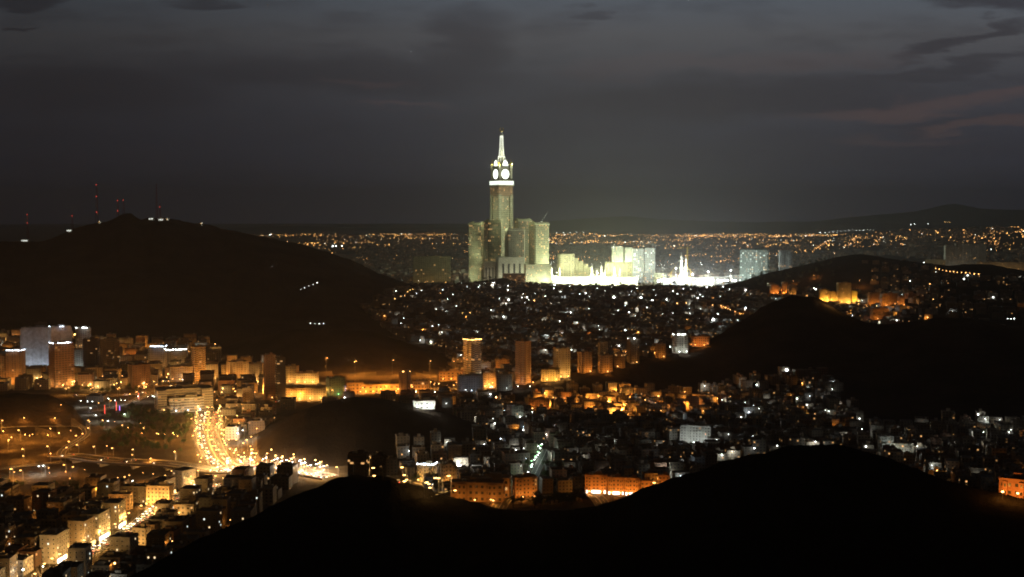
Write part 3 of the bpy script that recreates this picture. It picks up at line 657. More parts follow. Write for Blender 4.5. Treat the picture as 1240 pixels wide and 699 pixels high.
block(275,301,438,462,'cream apartment house with rows of windows above orange lamps',tint=(.45,.36,.26),yaw=14,lit=('o',6500,3,9),cat='apartment block')
block(303,320,441,464,'cream apartment house at the right end of the left group',tint=(.42,.33,.24),yaw=-14,lit=('y',6500,2,9),cat='apartment block')
block(189,256,470,497,'long banded complex with pale floors left of the boulevard',tint=(.3,.27,.2),yaw=7,k=.4,mat='facade_band',lit=('o',2600,4,12),cat='office building',name='office_building',steps=[(-.42,.16,1.04),(.38,.2,1.05)])
block(206,246,482,499,'lower white lit front part of the banded complex',tint=(.4,.4,.34),yaw=7,k=.25,mat='facade_band',lit=('w',1300,3,9),cat='office building',name='office_building')
block(294,307,471,491,'beige cube shaped block above the bare knoll at its left',tint=(.44,.36,.28),yaw=-18,lit=('o',2500,1))
block(320,334,430,484,'dark brown tower left of the near black tower',tint=(.2,.12,.08),yaw=12,k=.8,lit=('o',1500,1,7))
block(334,346,433,486,'near black slender tower beside the yellow lit building',tint=(.05,.035,.03),yaw=12,k=.9,mat='facade_band')
block(345,362,444,464,'yellow lit building with a raised left tower',tint=(.5,.38,.22),yaw=-16,lit=('y',7500,1,7))
block(357,386,452,465,'low yellow lit wing with a glowing forecourt',tint=(.52,.4,.22),yaw=-8,lit=('y',8500,3,7),cat='office building',name='office_building')
block(346,395,470,485,'yellow lit shop row with a dark roof by the road',tint=(.48,.36,.2),yaw=-6,k=.3,lit=('y',6500,4,6),cat='shop row',name='shop_row')
block(395,418,458,480,'dark block edged with green light',tint=(.16,.2,.14),yaw=15,lit=('g',1600,1,6))
block(483,498,451,476,'short dark tower with one roof lamp by the orange wall',tint=(.13,.09,.07),yaw=-20,k=.9,roofglow=('g_warm',.12,1.5))
block(439,483,466,476,'long low orange lit warehouse at the foot of the spur',tint=(.55,.4,.2),yaw=2,k=.2,lit=('o',6500,5,7),cat='warehouse',name='warehouse',bay=6,fh=5)
block(420,440,464,477,'small orange lit depot left of the long warehouse',tint=(.4,.28,.16),yaw=8,k=.4,lit=('o',3000,2,7),cat='warehouse',name='warehouse',bay=6,fh=5)
block(500,520,462,475,'second small orange depot right of the short dark tower',tint=(.45,.32,.18),yaw=-5,k=.4,lit=('o',4500,2,7),cat='warehouse',name='warehouse',bay=6,fh=5)
block(531,560,450,461,'low orange lit hall left of the glowing roof tower',tint=(.45,.3,.16),yaw=4,k=.4,lit=('o',4500,3,8),cat='warehouse',name='warehouse',bay=6,fh=5)
block(561,583,412,460,'tower with a glowing white roof edge and striped lit left side',tint=(.4,.33,.27),yaw=38,k=1.0,lit=('y',3800,1,9),roofglow=('g_warm',1.0,1.7),mat='facade_band')
block(554,585,455,475,'wide grey block in front of the glowing roof tower',tint=(.2,.2,.22),yaw=6,k=.4,lit=('c',500,1))
block(585,600,452,470,'orange lit building with bright white doorway lamps',tint=(.5,.38,.24),yaw=-8,lit=('y',6000,2,6),cat='apartment block')
block(600,617,436,452,'orange block right of the glowing roof tower',tint=(.45,.32,.2),yaw=12,lit=('o',4500,2,8),cat='apartment block')
block(601,621,454,474,'grey ribbed block behind white yard lights',tint=(.25,.25,.23),yaw=-10,ribs=5)
block(624,643,414,466,'tower with orange lit left edge and black right face',tint=(.42,.28,.17),yaw=52,k=1.0,lit=('o',6500,1,9))
block(670,690,422,458,'beige twin tower lit from below with ribbed front',tint=(.5,.42,.28),yaw=14,k=.8,ribs=5,lit=('y',7500,2,9))
block(655,678,448,462,'low yellow floodlit hall with dark doorway',tint=(.55,.42,.18),yaw=8,k=.5,lit=('y',8000,2,7),cat='office building',name='office_building')
block(699,717,427,452,'brown tower right of the beige twin tower',tint=(.36,.26,.19),yaw=30,lit=('o',4500,1,9))
block(724,736,415,448,'pale upper half of the stepped tower',tint=(.42,.36,.28),yaw=12,lit=('y',2500,1,9))
block(724,742,431,452,'orange lower half of the stepped tower',tint=(.46,.33,.2),yaw=12,lit=('o',4500,1,9))
block(744,757,428,446,'brown block just right of the stepped tower',tint=(.33,.25,.18),yaw=-12,lit=('o',1500,1,9))
block(759,774,411,441,'dark beige tower with a white roof lamp on the slope',tint=(.27,.23,.18),yaw=20,k=.8,roofglow=('g_white',.2,1.4),lit=('o',1200,1,9))
block(794,806,417,434,'small orange lit block among hilltop houses',tint=(.42,.32,.24),yaw=18,lit=('o',3000,1,9))
block(814,833,406,428,'hilltop pale block with a white crown of lights',tint=(.45,.43,.36),yaw=15,roofglow=('g_white',.6,1.3),lit=('w',2600,2,9))
block(838,859,408,420,'orange lit wall-like block at the end of the hilltop houses',tint=(.5,.3,.16),yaw=-6,k=.4,lit=('o',3500,2,8),cat='apartment block')
# middle town
block(824,861,516,537,'pale ribbed hospital block with tall narrow window strips',tint=(.5,.5,.47),yaw=-6,k=.35,ribs=8,lit=('w',3600,3,14),cat='hospital',name='hospital')
block(505,529,563,584,'block with blue white tube lights around its roof',tint=(.5,.42,.28),yaw=-18,k=.8,roofglow=('g_cool',1.0,1.8),lit=('y',6500,2,7),cat='apartment block')
block(532,553,562,586,'white lit low house right of the block with roof tubes',tint=(.4,.38,.32),yaw=8,k=.6,lit=('o',3000,1,6),cat='house',name='house')
block(569,620,578,603,'long orange hall with rows of arches near the foreground crest',tint=(.5,.34,.2),yaw=-9,k=.45,lit=('o',3600,4,8),cat='market hall',name='market_hall',bay=5,fh=6)
block(545,612,584,608,'wide flat roofed hall in front with a row of roof posts',tint=(.34,.23,.14),yaw=-9,k=.3,lit=('o',2200,3,8),cat='market hall',name='market_hall',bay=5,fh=6)
block(620,651,578,604,'brown lit block left of the green lane with bright corner',tint=(.42,.27,.17),yaw=14,k=.6,lit=('o',3200,2,8),cat='apartment block')
b1, w1, d1, h1 = block(709,736,576,597,'orange six storey block above a long white shop strip',tint=(.52,.3,.16),yaw=-4,k=.4,dist=1108,lit=('o',3600,2,8),cat='apartment block')
b2, w2, d2, h2 = block(737,757,579,597,'orange block with rounded roof and a lamp before it',tint=(.5,.29,.15),yaw=-2,k=.45,dist=1104,lit=('o',2800,2,7),cat='apartment block')
b3, w3, d3, h3 = block(758,776,580,598,'bright orange block at the middle of the shop row',tint=(.56,.33,.17),yaw=-2,k=.45,dist=1102,lit=('o',3300,2,7),cat='apartment block')
block(776,792,583,596,'low orange block half hidden by the black slope',tint=(.48,.28,.15),yaw=6,k=.5,dist=1112,lit=('o',1800,1,7),cat='apartment block')
block(798,812,576,588,'small orange house poking above the black slope',tint=(.48,.26,.14),yaw=4,k=.6,dist=1140,lit=('o',1500,1,6),cat='house',name='house')
for b_, w_, d_ in ((b1, w1, d1), (b2, w2, d2), (b3, w3, d3)):
    s_ = MB(); [s_.box((-w_*.46+(k_+.5)*w_*.92/6, -d_/2-.25, .4), (w_*.92/6*.84, .5, 2.4), 'g_shop', bottom=True) for k_ in range(6)]; s_.build('shopfront', b_)
block(640,664,516,530,'dark tall brown block over the green lit lane',tint=(.2,.14,.09),yaw=18,k=.6,cat='apartment block')
block(420,446,550,577,'left of two dark blocks rising behind the foreground crest',tint=(.09,.06,.04),yaw=-14,k=.6,dist=1000,cat='apartment block',mat='facade_band')
block(446,467,552,577,'right of two dark blocks rising behind the foreground crest',tint=(.12,.10,.075),yaw=16,k=.7,dist=1010,cat='apartment block')
block(640,665,484,497,'long low orange brown block on the lane above the dark slope',tint=(.4,.25,.17),yaw=-6,k=.4,lit=('o',2500,2,9),cat='apartment block')
block(620,634,492,507,'grey green block at the left end of the hillside lane',tint=(.34,.35,.28),yaw=12,lit=('w',1600,1,9),cat='apartment block')
block(500,527,486,496,'white floodlit yard hall in the middle of the dark quarter',tint=(.6,.58,.5),yaw=4,k=.5,lit=('w',5200,3,7),cat='warehouse',name='warehouse',bay=6,fh=5)
block(1064,1082,529,548,'pale stepped block on the right behind the black slope',tint=(.42,.44,.4),yaw=16,k=.7,lit=('w',1600,2,9),cat='apartment block',steps=[(-.25,.4,.6)])
block(1083,1104,538,550,'cream low block with small dark windows at right',tint=(.42,.4,.32),yaw=-6,k=.5,lit=('w',900,2,9),cat='apartment block')
block(1212,1244,582,602,'red brown block at the right picture edge',tint=(.4,.2,.12),yaw=-8,k=.5,lit=('o',3500,2,8),cat='apartment block')
# market street corner block and neighbours
block(179,210,589,613,'curved pale corner block glowing over the street bend',tint=(.6,.45,.28),yaw=-24,k=.5,lit=('y',3800,3,7),cat='apartment block',ribs=6)
block(133,160,599,618,'cream block with a lamp lit face behind the market street',tint=(.5,.38,.26),yaw=-14,k=.6,lit=('o',5500,1,7),cat='apartment block')
block(161,182,640,660,'pale lit corner block on the near side of the market street',tint=(.5,.42,.3),yaw=-32,k=.7,lit=('y',3500,1,7),cat='apartment block')
block(204,237,611,624,'flat block with a yellow lit ground floor',tint=(.42,.36,.28),yaw=-12,k=.5,lit=('y',3500,1,6),cat='apartment block')
# far side landmarks
block(1142,1156,298,338,'left end of the wide dark slab on the right skyline',tint=(.3,.3,.26),yaw=20,k=.5,dist=4700,ribs=3,lit=('w',40000,1,50))  # floodlights added to lift the dark slab out of its background
block(1156,1189,296,338,'wide dark slab tower on the right skyline',tint=(.3,.3,.26),yaw=8,k=.35,dist=4720,ribs=4,lit=('w',38000,2,50))  # same added floodlights before the main part of the slab
block(1184,1240,318,338,'long low beige row right of the wide dark slab',tint=(.4,.36,.28),yaw=4,k=.2,dist=4650,lit=('y',30000,5,40),cat='apartment block')
block(1120,1142,315,330,'beige low block left of the wide dark slab',tint=(.4,.34,.2),yaw=-4,k=.3,dist=4650,lit=('y',14000,2,40),cat='apartment block')
block(942,958,304,327,'white floodlit tower right of the grey green hotel',tint=(.34,.37,.36),yaw=10,k=.6,dist=4500,bay=7,fh=7,lit=('w',30000,2,40))
block(896,930,303,333,'grey green hotel tower right of the bright haze',tint=(.15,.19,.17),yaw=-12,k=.4,dist=4500,mat='site',bay=7,fh=7,lit=('w',15000,3,40),ribs=6)
block(500,546,311,330,'long olive building left of the hotel towers',tint=(.26,.25,.16),yaw=3,k=.3,dist=4700,bay=7,fh=7,lit=('y',7000,3,30),cat='apartment block')
for a in ((991,1004,351,365,(.6,.42,.12),9000),(1003,1013,354,366,(.6,.42,.12),10000),(1013,1030,343,367,(.5,.36,.14),12000),(1031,1038,353,366,(.65,.5,.1),12000),(1051,1066,355,370,(.42,.28,.15),4500),(1066,1086,356,371,(.4,.27,.15),4000),(1087,1095,360,371,(.36,.24,.14),3000),(932,943,345,356,(.4,.26,.15),4500),(946,953,342,356,(.42,.28,.15),5000),(954,964,346,357,(.36,.32,.25),2500),(1055,1076,374,388,(.36,.24,.15),3000)):
    block(a[0],a[1],a[2],a[3],{991:'left wing of the yellow floodlit cluster',1003:'low middle part of the yellow floodlit cluster',1013:'tallest tower of the yellow floodlit cluster',1031:'narrow bright yellow block right of the floodlit tower',1051:'brown lit block left in the row right of the yellow cluster',1066:'wider brown lit block in the row right of the yellow cluster',1087:'last brown lit block in the row right of the yellow cluster',932:'small orange block above the black peak, left one',946:'slim orange block above the black peak',954:'grey lit block above the black peak, right one',1055:'orange brown block peeking over the black ridge'}[a[0]],tint=a[4],yaw=12,k=.7,lit=('y' if a[0] < 1040 and a[0] > 980 else 'o',a[5]*1.6,2,9))

# ------------------------------------------------------------------ clock tower complex
DT = 4620.0
def zt(py, x, y): return z_at(py, x, y)
def world_px(px, d=DT): return at(px, d)
S = DT/F
tx, ty = world_px(607.5); ZB = float(ground(tx, ty))
hz = lambda py: z_at(py, tx, ty)
STONE = (.40, .40, .30, .37)
root = empty('clock_tower', (tx, ty, 0), R(32.5)); A = 60.0
tag(root, 'tallest building, stone clock tower with glowing dials and a white spire', 'clock tower')
mb = MB(); mb.box((0, 0, ZB-5), (A-8, A-8, hz(238)-ZB+5), 'hotel', 0, STONE, 6.5, 7.0, 'stone')
for sx in (-1, 1):
    for sy in (-1, 1): mb.box((sx*(A/2-5), sy*(A/2-5), ZB-5), (12, 12, hz(236)-ZB+5), 'hotel', 0, (.43, .43, .33, .11), 6, 7.0, 'stone')
mb.build('shaft', root)
mb = MB(); mb.box((0, 0, hz(238)+.1), (A+1, A+1, hz(225.5)-hz(238)-.2), 'hotel', 0, (.36, .24, .16, .7), 5, 6, 'stone'); mb.build('upper_floors', root)
mb = MB(); z0 = hz(225.2)
mb.box((0, 0, z0), (A+7, A+7, 3.5), 'stone', bottom=True); mb.box((0, 0, hz(219.6)), (A+8, A+8, 3.0), 'stone', bottom=True); mb.build('cornice', root)
mb = MB(); mb.box((0, 0, z0+3.6), (A+5, A+5, hz(219.6)-z0-3.7), 'g_band'); mb.build('lit_band', root)
mb = MB(); zc0 = hz(219.6)+3.1; zc1 = hz(202.5); B = 50.0
mb.box((0, 0, zc0), (B, B, zc1-zc0), 'stone', taper=.97)
for sx in (-1, 1):
    for sy in (-1, 1):
        mb.box((sx*B/2, sy*B/2, zc0), (8, 8, hz(200.5)-zc0), 'stone'); mb.lathe((sx*B/2, sy*B/2, hz(200.5)), [(4.5, 0), (5, 3), (2.5, 8), (1.2, 14), (.4, 22), (0, 24)], 'gold', 8)
mb.build('clock_housing', root)
for i in range(4):
    a = i*math.pi/2; c, s = math.cos(a), math.sin(a); zc = (zc0+zc1)/2-2; r = 16.5
    def pt(u, v, o): return (u*c+(B/2+o)*s, u*s-(B/2+o)*c, v)
    d_ = MB(); d_.face([pt(r*math.cos(k*.2618), zc+r*1.08*math.sin(k*.2618), 1.2) for k in range(24)], 'g_dial')
    for k in range(24):
        k2 = (k+1) % 24; e = lambda q, rr, o: pt(rr*math.cos(q*.2618), zc+rr*1.08*math.sin(q*.2618), o)
        d_.face([e(k, r, 1.2), e(k2, r, 1.2), e(k2, r, 0), e(k, r, 0)], 'stone')
    dial = d_.build('clock_dial', root)
    h_ = MB()
    for ang, L_, wd_ in ((R(60), 11, 1.1), (R(-15), 16, .8)):
        dx, dz = math.cos(ang), math.sin(ang); q = [(-dz*wd_-dx*3, dx*wd_-dz*3), (-dx*3+dz*wd_, -dz*3-dx*wd_), (dx*L_, dz*L_)]
        for o1 in (1.9,): h_.face([pt(u, zc+v, o1) for u, v in q], 'glass')
    h_.build('clock_hands', dial)
    g_ = MB(); za = hz(201.2); hw = 12.0; zt_ = hz(194)
    prof = [(-hw, za), (hw, za), (hw*.82, za+(zt_-za)*.45), (hw*.45, za+(zt_-za)*.75), (0, zt_), (-hw*.45, za+(zt_-za)*.75), (-hw*.82, za+(zt_-za)*.45)]
    g_.face([pt(u, v, .6) for u, v in prof], 'g_dial'); g_.face([pt(u, v, -3) for u, v in prof][::-1], 'stone')
    for k in range(len(prof)):
        p, q = prof[k], prof[(k+1) % len(prof)]; g_.face([pt(*p, .6), pt(*q, .6), pt(*q, -3), pt(*p, -3)][::-1], 'stone')
    g_.build('gable', root)
mb = MB(); z0 = zc1+.1; zz_ = lambda py: hz(py)-z0
mb.lathe((0, 0, z0), [(18, 0), (17, zz_(199)), (14.5, zz_(196)), (14.5, zz_(193.5)), (12.5, zz_(192)), (11.5, zz_(190.5)), (9, zz_(188.5)), (8, zz_(184)), (5.5, zz_(176)), (4.4, zz_(168)), (4.2, zz_(166.5))], 'stone', 8)
mb.build('spire', root)
lt = MB()
for k in range(8):
    a0 = k*math.pi/4
    for (r0, y0), (r1, y1) in (((15.2, 196), (12.2, 190.5)), ((12.2, 190.5), (9.2, 188)), ((9.2, 188), (6.4, 176)), ((6.4, 176), (5.2, 166))):
        lt.cyl((r0*math.cos(a0), r0*math.sin(a0), hz(y0)), (r1*math.cos(a0), r1*math.sin(a0), hz(y1)), .9, .8, 'g_spire', 5)
lt.lathe((0, 0, hz(190.6)), [(13.4, 0), (13.4, 2.2)], 'g_spire', 12); lt.lathe((0, 0, hz(166.5)), [(6, 0), (6.4, 3), (5, 6), (3, 7)], 'g_spire', 12)
lt.build('spire_lighting', root)
mb = MB(); mb.lathe((0, 0, hz(165.0)), [(4.5, 0), (5.5, 4), (3, 9), (1.6, 12), (3.4, 15), (1.2, 19), (1, 23)], 'marble', 12); mb.build('finial', root)
mb = MB(); zc_ = hz(156.8); n = 26
for k in range(n):       # crescent, horns up
    a0 = R(-250)+R(320)*k/n; a1 = R(-250)+R(320)*(k+1)/n
    th = lambda q: .5+1.9*math.sin(math.pi*q/n)**.8
    p0 = (6.8*math.cos(a0), 0, zc_+6.8*math.sin(a0)); p1 = (6.8*math.cos(a1), 0, zc_+6.8*math.sin(a1)); mb.cyl(p0, p1, th(k), th(k+1), 'gold', 6)
mb.build('crescent', root)
for sx, sy in ((-1, -1), (1, -1), (-1, 1), (1, 1)): light((sx*30, sy*30, hz(199)), MH, 60000, .8, root, 'floodlight')
for a_, b_ in ((0, -1), (-1, 0)):
    for yy_, pw_ in ((268, 52000), (250, 36000), (236, 18000)): light((a_*75, b_*75, hz(yy_)), MH, pw_, 1.0, root, 'floodlight')  # fill lights hung in mid-air without fixtures, added to brighten the shaft
light((0, -24, hz(186)), MH, 30000, .6, root, 'floodlight'); light((-20, 0, hz(186)), MH, 25000, .6, root, 'floodlight')

def hotel(px0, px1, ytop, dist, label, yaw, k=.7, tint=(.38, .38, .27), crown=True, base=345, ribs=8, name='hotel_tower', cat='hotel tower', mat='hotel', litp=None):
    x, y = at((px0+px1)/2, dist); z = min(0.0, float(ground(x, y)))-4; tot = (px1-px0)/F*dist; yw = R(yaw)
    w = tot/(math.cos(yw)+k*abs(math.sin(yw))); d = w*k; H = z_at(ytop, x, y)-z; rr = random.Random(px0); tn = (*tint, rr.random())
    r = empty(name, (x, y, z), yw); OCC.append((x, y, max(w, d)*.7))
    mb = MB(); ch = w*.07
    pts = [(-w/2+ch, -d/2), (w/2-ch, -d/2), (w/2, -d/2+ch), (w/2, d/2-ch), (w/2-ch, d/2), (-w/2+ch, d/2), (-w/2, d/2-ch), (-w/2, -d/2+ch)]
    for i in range(8):
        p, q = pts[i], pts[(i+1) % 8]; L = math.dist(p, q); nu = max(1, round(L/6.5)); nv = round(H/7.0)
        mb.face([(*p, 0), (*q, 0), (*q, H), (*p, H)], mat, [(0, 0), (nu, 0), (nu, nv), (0, nv)], tn)
    mb.face([(*p, H) for p in pts], 'wall', None, tn)
    for i in range(ribs+1):
        u = -w/2+ch+(w-2*ch)*i/ribs; mb.box((u, -d/2-.5, 0), ((w-2*ch)/ribs*.28, 1.2, H-4), 'wall', 0, tn)
    sx = -1 if yaw > 0 else 1; nd = max(2, int(ribs*k))
    for i in range(nd+1):
        u = -d/2+ch+(d-2*ch)*i/nd; mb.box((sx*(w/2+.5), u, 0), (1.2, (d-2*ch)/nd*.28, H-4), 'wall', 0, tn)
    mb.build('wall', r)
    if crown:
        cb = MB(); tn2 = (min(.6, tint[0]*1.3), min(.6, tint[1]*1.3), tint[2]*1.25, .5)
        cb.box((0, 0, H+.02), (w+2.5, d+2.5, 3.5), 'wall', 0, tn2, bottom=True); cb.box((0, 0, H+3.6), (w*.93, d*.9, 5), 'wall', 0, tn2)
        for q_ in (-1, 1): cb.box((q_*w*.36, 0, H+8.7), (w*.12, d*.3, 4), 'wall', 0, tn2)
        cb.build('crown', r)
    if litp:
        for (lx, ly, lz, c, p) in litp: light((lx*w, -d/2+ly, lz*H), LAMPMAT[c][1] if c in LAMPMAT else c, p, 1.0, r, 'floodlight')
    tag(r, label, cat, None); return r, w, d, H
hl = 50000
hotel(567.5,589.5,272.5,4640,'hotel tower at the left end of the clock tower group',-22,.8,litp=[(-.3,-40,.12,MH,hl*1.8),(.3,-35,.5,MH,hl*1.0),(-.6,-40,.75,MH,hl*.8)])
hotel(586,608,269.5,4560,'dark olive hotel tower just left of the clock tower shaft',26,.7,(.27,.28,.19),litp=[(0,-45,.15,MH,hl*.9),(.2,-40,.9,MH,hl*.5)])
hotel(611,636,279.5,4520,'lower hotel tower in front of the clock tower foot',18,.6,(.36,.35,.27),litp=[(0,-45,.5,MH,hl*.55),(0,-50,.15,MH,hl*.6)])
hotel(622,644,268,4700,'domed hotel tower partly hidden behind its neighbours',20,.8,(.30,.31,.22))
hotel(640,665,272,4600,'widest hotel tower at the right end of the clock tower group',28,.8,(.40,.41,.29),litp=[(-.1,-50,.4,MH,hl*.7),(-.3,-50,.8,MH,hl*.5)])
# podium
def podium(px0, px1, ytop, dist, label, yaw, k, tint, slit=0, litp=None):
    x, y = at((px0+px1)/2, dist); z = min(0.0, float(ground(x, y)))-4; tot = (px1-px0)/F*dist; yw = R(yaw); w = tot/(math.cos(yw)+k*abs(math.sin(yw))); d = w*k; H = z_at(ytop, x, y)-z
    r = empty('podium_building', (x, y, z), yw); OCC.append((x, y, max(w, d)*.6)); tn = (*tint, random.random())
    mb = MB(); mb.box((0, 0, 0), (w, d, H), 'wall' if slit else 'hotel', 0, tn, 4.5, 4.5, 'wall'); mb.build('wall', r)
    cb = MB(); cb.box((0, 0, H+.02), (w+3, d+3, 2.2), 'wall', 0, tn, bottom=True); cb.build('cornice', r)
    for i in range(slit):
        s_ = MB(); u = w*((i+.5)/slit-.5)*.86; s_.box((u, -d/2-.1, H*.22), (w/slit*.28, .35, H*.58), 'glass', bottom=True); s_.build('tall_window', r)
    if litp:
        for (lx, ly, lz, c, p) in litp: light((lx*w, -d/2+ly, lz*H), c, p, .9, r, 'floodlight')
    tag(r, label, 'podium building'); return r
podium(600,635,312,4440,'pale podium hall with tall slit windows below the clock tower',14,.5,(.5,.5,.42),4,[(-.3,-35,.2,(1,.95,.7),50000),(.3,-35,.2,(1,.95,.7),60000)])
podium(634,667,321,4460,'bright podium wing at the right foot of the clock tower',8,.6,(.5,.5,.4),0,[(-.2,-35,.3,MH,110000),(.3,-35,.3,MH,240000)])
podium(586,602,318,4450,'low podium wing at the left foot of the clock tower',-10,.8,(.44,.42,.34),3,[(0,-35,.2,(1,.9,.6),30000)])
podium(609,636,332,4330,'dark roofed terrace building under the podium hall',10,.4,(.3,.22,.15),0,[(0,-18,.3,HPS,9000)])

# ------------------------------------------------------------------ mosque, its minarets and the bright site around it
def minaret(parent, x, y, z, h, yaw=0, nm='minaret'):
    r = h*.045; mb = MB()
    mb.box((x, y, z), (r*2.6, r*2.6, h*.3), 'marble'); mb.lathe((x, y, z+h*.3), [(r*1.15, 0), (r*1.1, h*.2), (r*1.7, h*.215), (r*1.7, h*.235), (r*.85, h*.24), (r*.8, h*.4), (r*1.3, h*.41), (r*1.3, h*.43), (r*.6, h*.435), (r*.55, h*.52), (r*.9, h*.54), (r*.2, h*.62), (.2, h*.68), (0, h*.7)], 'marble', 12)
    return mb.build(nm, parent)
mx, my = at(718, 4520); mz = float(ground(mx, my)); mosque = empty('grand_mosque', (mx, my, mz), R(-6))
tag(mosque, 'dazzling white mosque with slender minarets right of the clock tower', 'mosque')
Wm = 108/F*4520; Hm = 26.0; mb = MB()
nA = 44
for i in range(nA):      # pierced arcade front
    u0 = -Wm/2+Wm*i/nA; cw = Wm/nA
    mb.box((u0+cw*.5, 0, 0), (cw*.36, 6, Hm*.78), 'marble')
    mb.box((u0+cw*.5, 9, 0), (cw, .8, Hm*.78), 'marble')
mb.box((0, 4, Hm*.78+.02), (Wm+2, 16, Hm*.22), 'marble', bottom=True); mb.build('arcade', mosque)
mb = MB(); mb.box((0, 95, 0), (Wm, 170, Hm*.96), 'marble'); mb.build('hall', mosque)
for px in (667.8, 677.5, 716.5, 722.5, 728, 732, 744, 750):
    dd = 4500 if px in (667.8, 728, 744, 716.5) else 4620; ax_, ay_ = at(px, dd); dx, dy = ax_-mx, ay_-my; c, s = math.cos(R(6)), math.sin(R(6))
    top = {667.8: 322, 677.5: 322, 716.5: 320, 722.5: 326, 728: 319, 732: 326, 744: 322, 750: 323}[px]
    minaret(mosque, dx*c-dy*s, dx*s+dy*c, 0, (z_at(top, ax_, ay_)-mz)); light((dx*c-dy*s, dx*s+dy*c-14, 48), MH, 24000, .6, mosque, 'floodlight')
for i in range(12):
    u = -Wm/2+Wm*(i+.5)/12
    light((u, -30, 22), MH, 260000, 1.6, mosque, 'floodlight')
    light((u, 20, Hm+34), MH, 190000, 1.6, mosque, 'floodlight')  # lights added above the roof without masts, to strengthen the glow in the haze
OCC.append((mx, my+60, 130))
def simple_tower(px0, px1, ytop, dist, label, tint, yaw=8, k=.5, mat='hotel', litp=None, cat='hotel', name='hotel', base=None):
    return hotel(px0, px1, ytop, dist, label, yaw, k, tint, False, ribs=5, name=name, cat=cat, mat=mat, litp=litp)
simple_tower(674.7,695.5,307.5,4680,'pale square hotel behind the left end of the mosque',(.34,.32,.23),14,.6,litp=[(0,-40,.5,MH,26400)])
for i, (a, b, yt) in enumerate(((694,700,313),(700,706,316.5),(706,712,320),(712,717,324))): simple_tower(a,b,yt,4690,['highest','second','third','lowest'][i]+' step of the terraced hotel sloping down beside the square hotel',(.36,.34,.24),8,.8,litp=[(0,-40,.5,MH,7700)] if i % 2 == 0 else None)
simple_tower(732.7,766,317.5,4660,'long flat topped hotel behind the mosque minarets',(.38,.36,.25),4,.3,litp=[(-.3,-35,.6,MH,22000),(.3,-35,.6,MH,22000)])
simple_tower(765,779,301.5,4660,'left half of the bluish white hotel under tower cranes',(.42,.45,.48),8,.6,'site',litp=[(0,-45,.4,WHITE,25000),(0,-35,.9,WHITE,20000)])
simple_tower(779.5,793,300.5,4665,'right half of the bluish white hotel under tower cranes',(.42,.45,.48),-8,.6,'site',litp=[(0,-45,.4,WHITE,25000),(0,-35,.9,WHITE,20000)])
simple_tower(741,754,299,4850,'dim unfinished tower behind the long flat topped hotel',(.14,.15,.13),6,.6,cat='unfinished tower',name='unfinished_tower')
simple_tower(755,766,300,4860,'second dim unfinished tower touching the bluish hotel',(.14,.15,.13),6,.6,cat='unfinished tower',name='unfinished_tower')
simple_tower(792,806,331,4600,'low floodlit annex right of the bluish white hotel',(.5,.5,.4),6,.6,litp=[(0,-35,.8,MH,60000)])
for px, yt in ((824.5, 305), (830, 309)):
    x, y = at(px, 4560); z = float(ground(x, y)); h = z_at(yt, x, y)-z; r = empty('minaret_tower', (x, y, z)); minaret(r, 0, 0, 0, h, nm='shaft'); OCC.append((x, y, 18))
    for a in range(3):
        for zz2 in (.25, .6): light((14*math.cos(a*2.1-1.6), 14*math.sin(a*2.1-1.6), h*zz2), WHITE, 32000, .8, r, 'floodlight')
    tag(r, 'left of the paired floodlit white minarets' if px < 826 else 'right, slightly lower of the paired floodlit white minarets', 'minaret')
def crane(px, ytop, dist, jib, yaw, m, label, slant=0):
    x, y = at(px, dist); z = float(ground(x, y)); h = z_at(ytop, x, y)-z; r = empty('tower_crane', (x, y, z), yaw)
    mb = MB(); w = 2.2
    for sx in (-1, 1):
        for sy in (-1, 1): mb.cyl((sx*w/2, sy*w/2, 0), (sx*w/2, sy*w/2, h*.93), .35, .35, m, 4)
    k = 0
    while k < h*.93-6: mb.cyl((-w/2, -w/2, k), (w/2, -w/2, k+6), .2, .2, m, 4); mb.cyl((w/2, w/2, k), (-w/2, w/2, k+6), .2, .2, m, 4); k += 6
    mb.build('mast', r)
    jb = MB(); z1 = h*.93; e = (jib*math.cos(slant), 0, z1+jib*math.sin(slant))
    jb.cyl((0, -.8, z1), e, .4, .3, m, 4); jb.cyl((0, .8, z1), e, .4, .3, m, 4); jb.cyl((0, 0, z1+2), (e[0], 0, e[2]+.8), .3, .3, m, 4); jb.cyl((0, 0, z1), (-jib*.3, 0, z1), .6, .6, m, 4); jb.cyl((0, 0, z1), (0, 0, h), .5, .2, m, 4)
    jb.cyl((0, 0, h), (e[0]*.8, 0, z1+(e[2]-z1)*.8+1), .12, .12, m, 4); jb.cyl((0, 0, h), (-jib*.28, 0, z1+1), .12, .12, m, 4); jb.build('jib', r)
    cw = MB(); cw.box((-jib*.28, 0, z1-4), (4, 2.4, 3.6), 'kerb', bottom=True); cw.build('counterweight', r)
    tag(r, label, 'crane', 'tower cranes around the mosque')
crane(831.5,297,4540,45,R(200),'yellow_metal','tall lit crane mast touching the paired minarets')
crane(778,290,4640,40,R(20),'pole','tower crane rising above the bluish white hotel, left one',R(8))
crane(790,293,4655,35,R(160),'pole','tower crane rising above the bluish white hotel, right one')
crane(743,296,4800,38,R(30),'pole','tower crane above the dim unfinished towers')
crane(812,330,4480,42,R(10),'yellow_metal','slanting jib crane left of the paired minarets',R(60))
crane(836,328,4480,34,R(170),'yellow_metal','slanting jib crane right of the paired minarets',R(58))
crane(803,322,4620,40,R(60),'pole','thin crane between the bluish hotel and the paired minarets',R(50))
crane(655,264,4720,45,R(15),'pole','faint crane above the right end of the hotel towers',R(55))
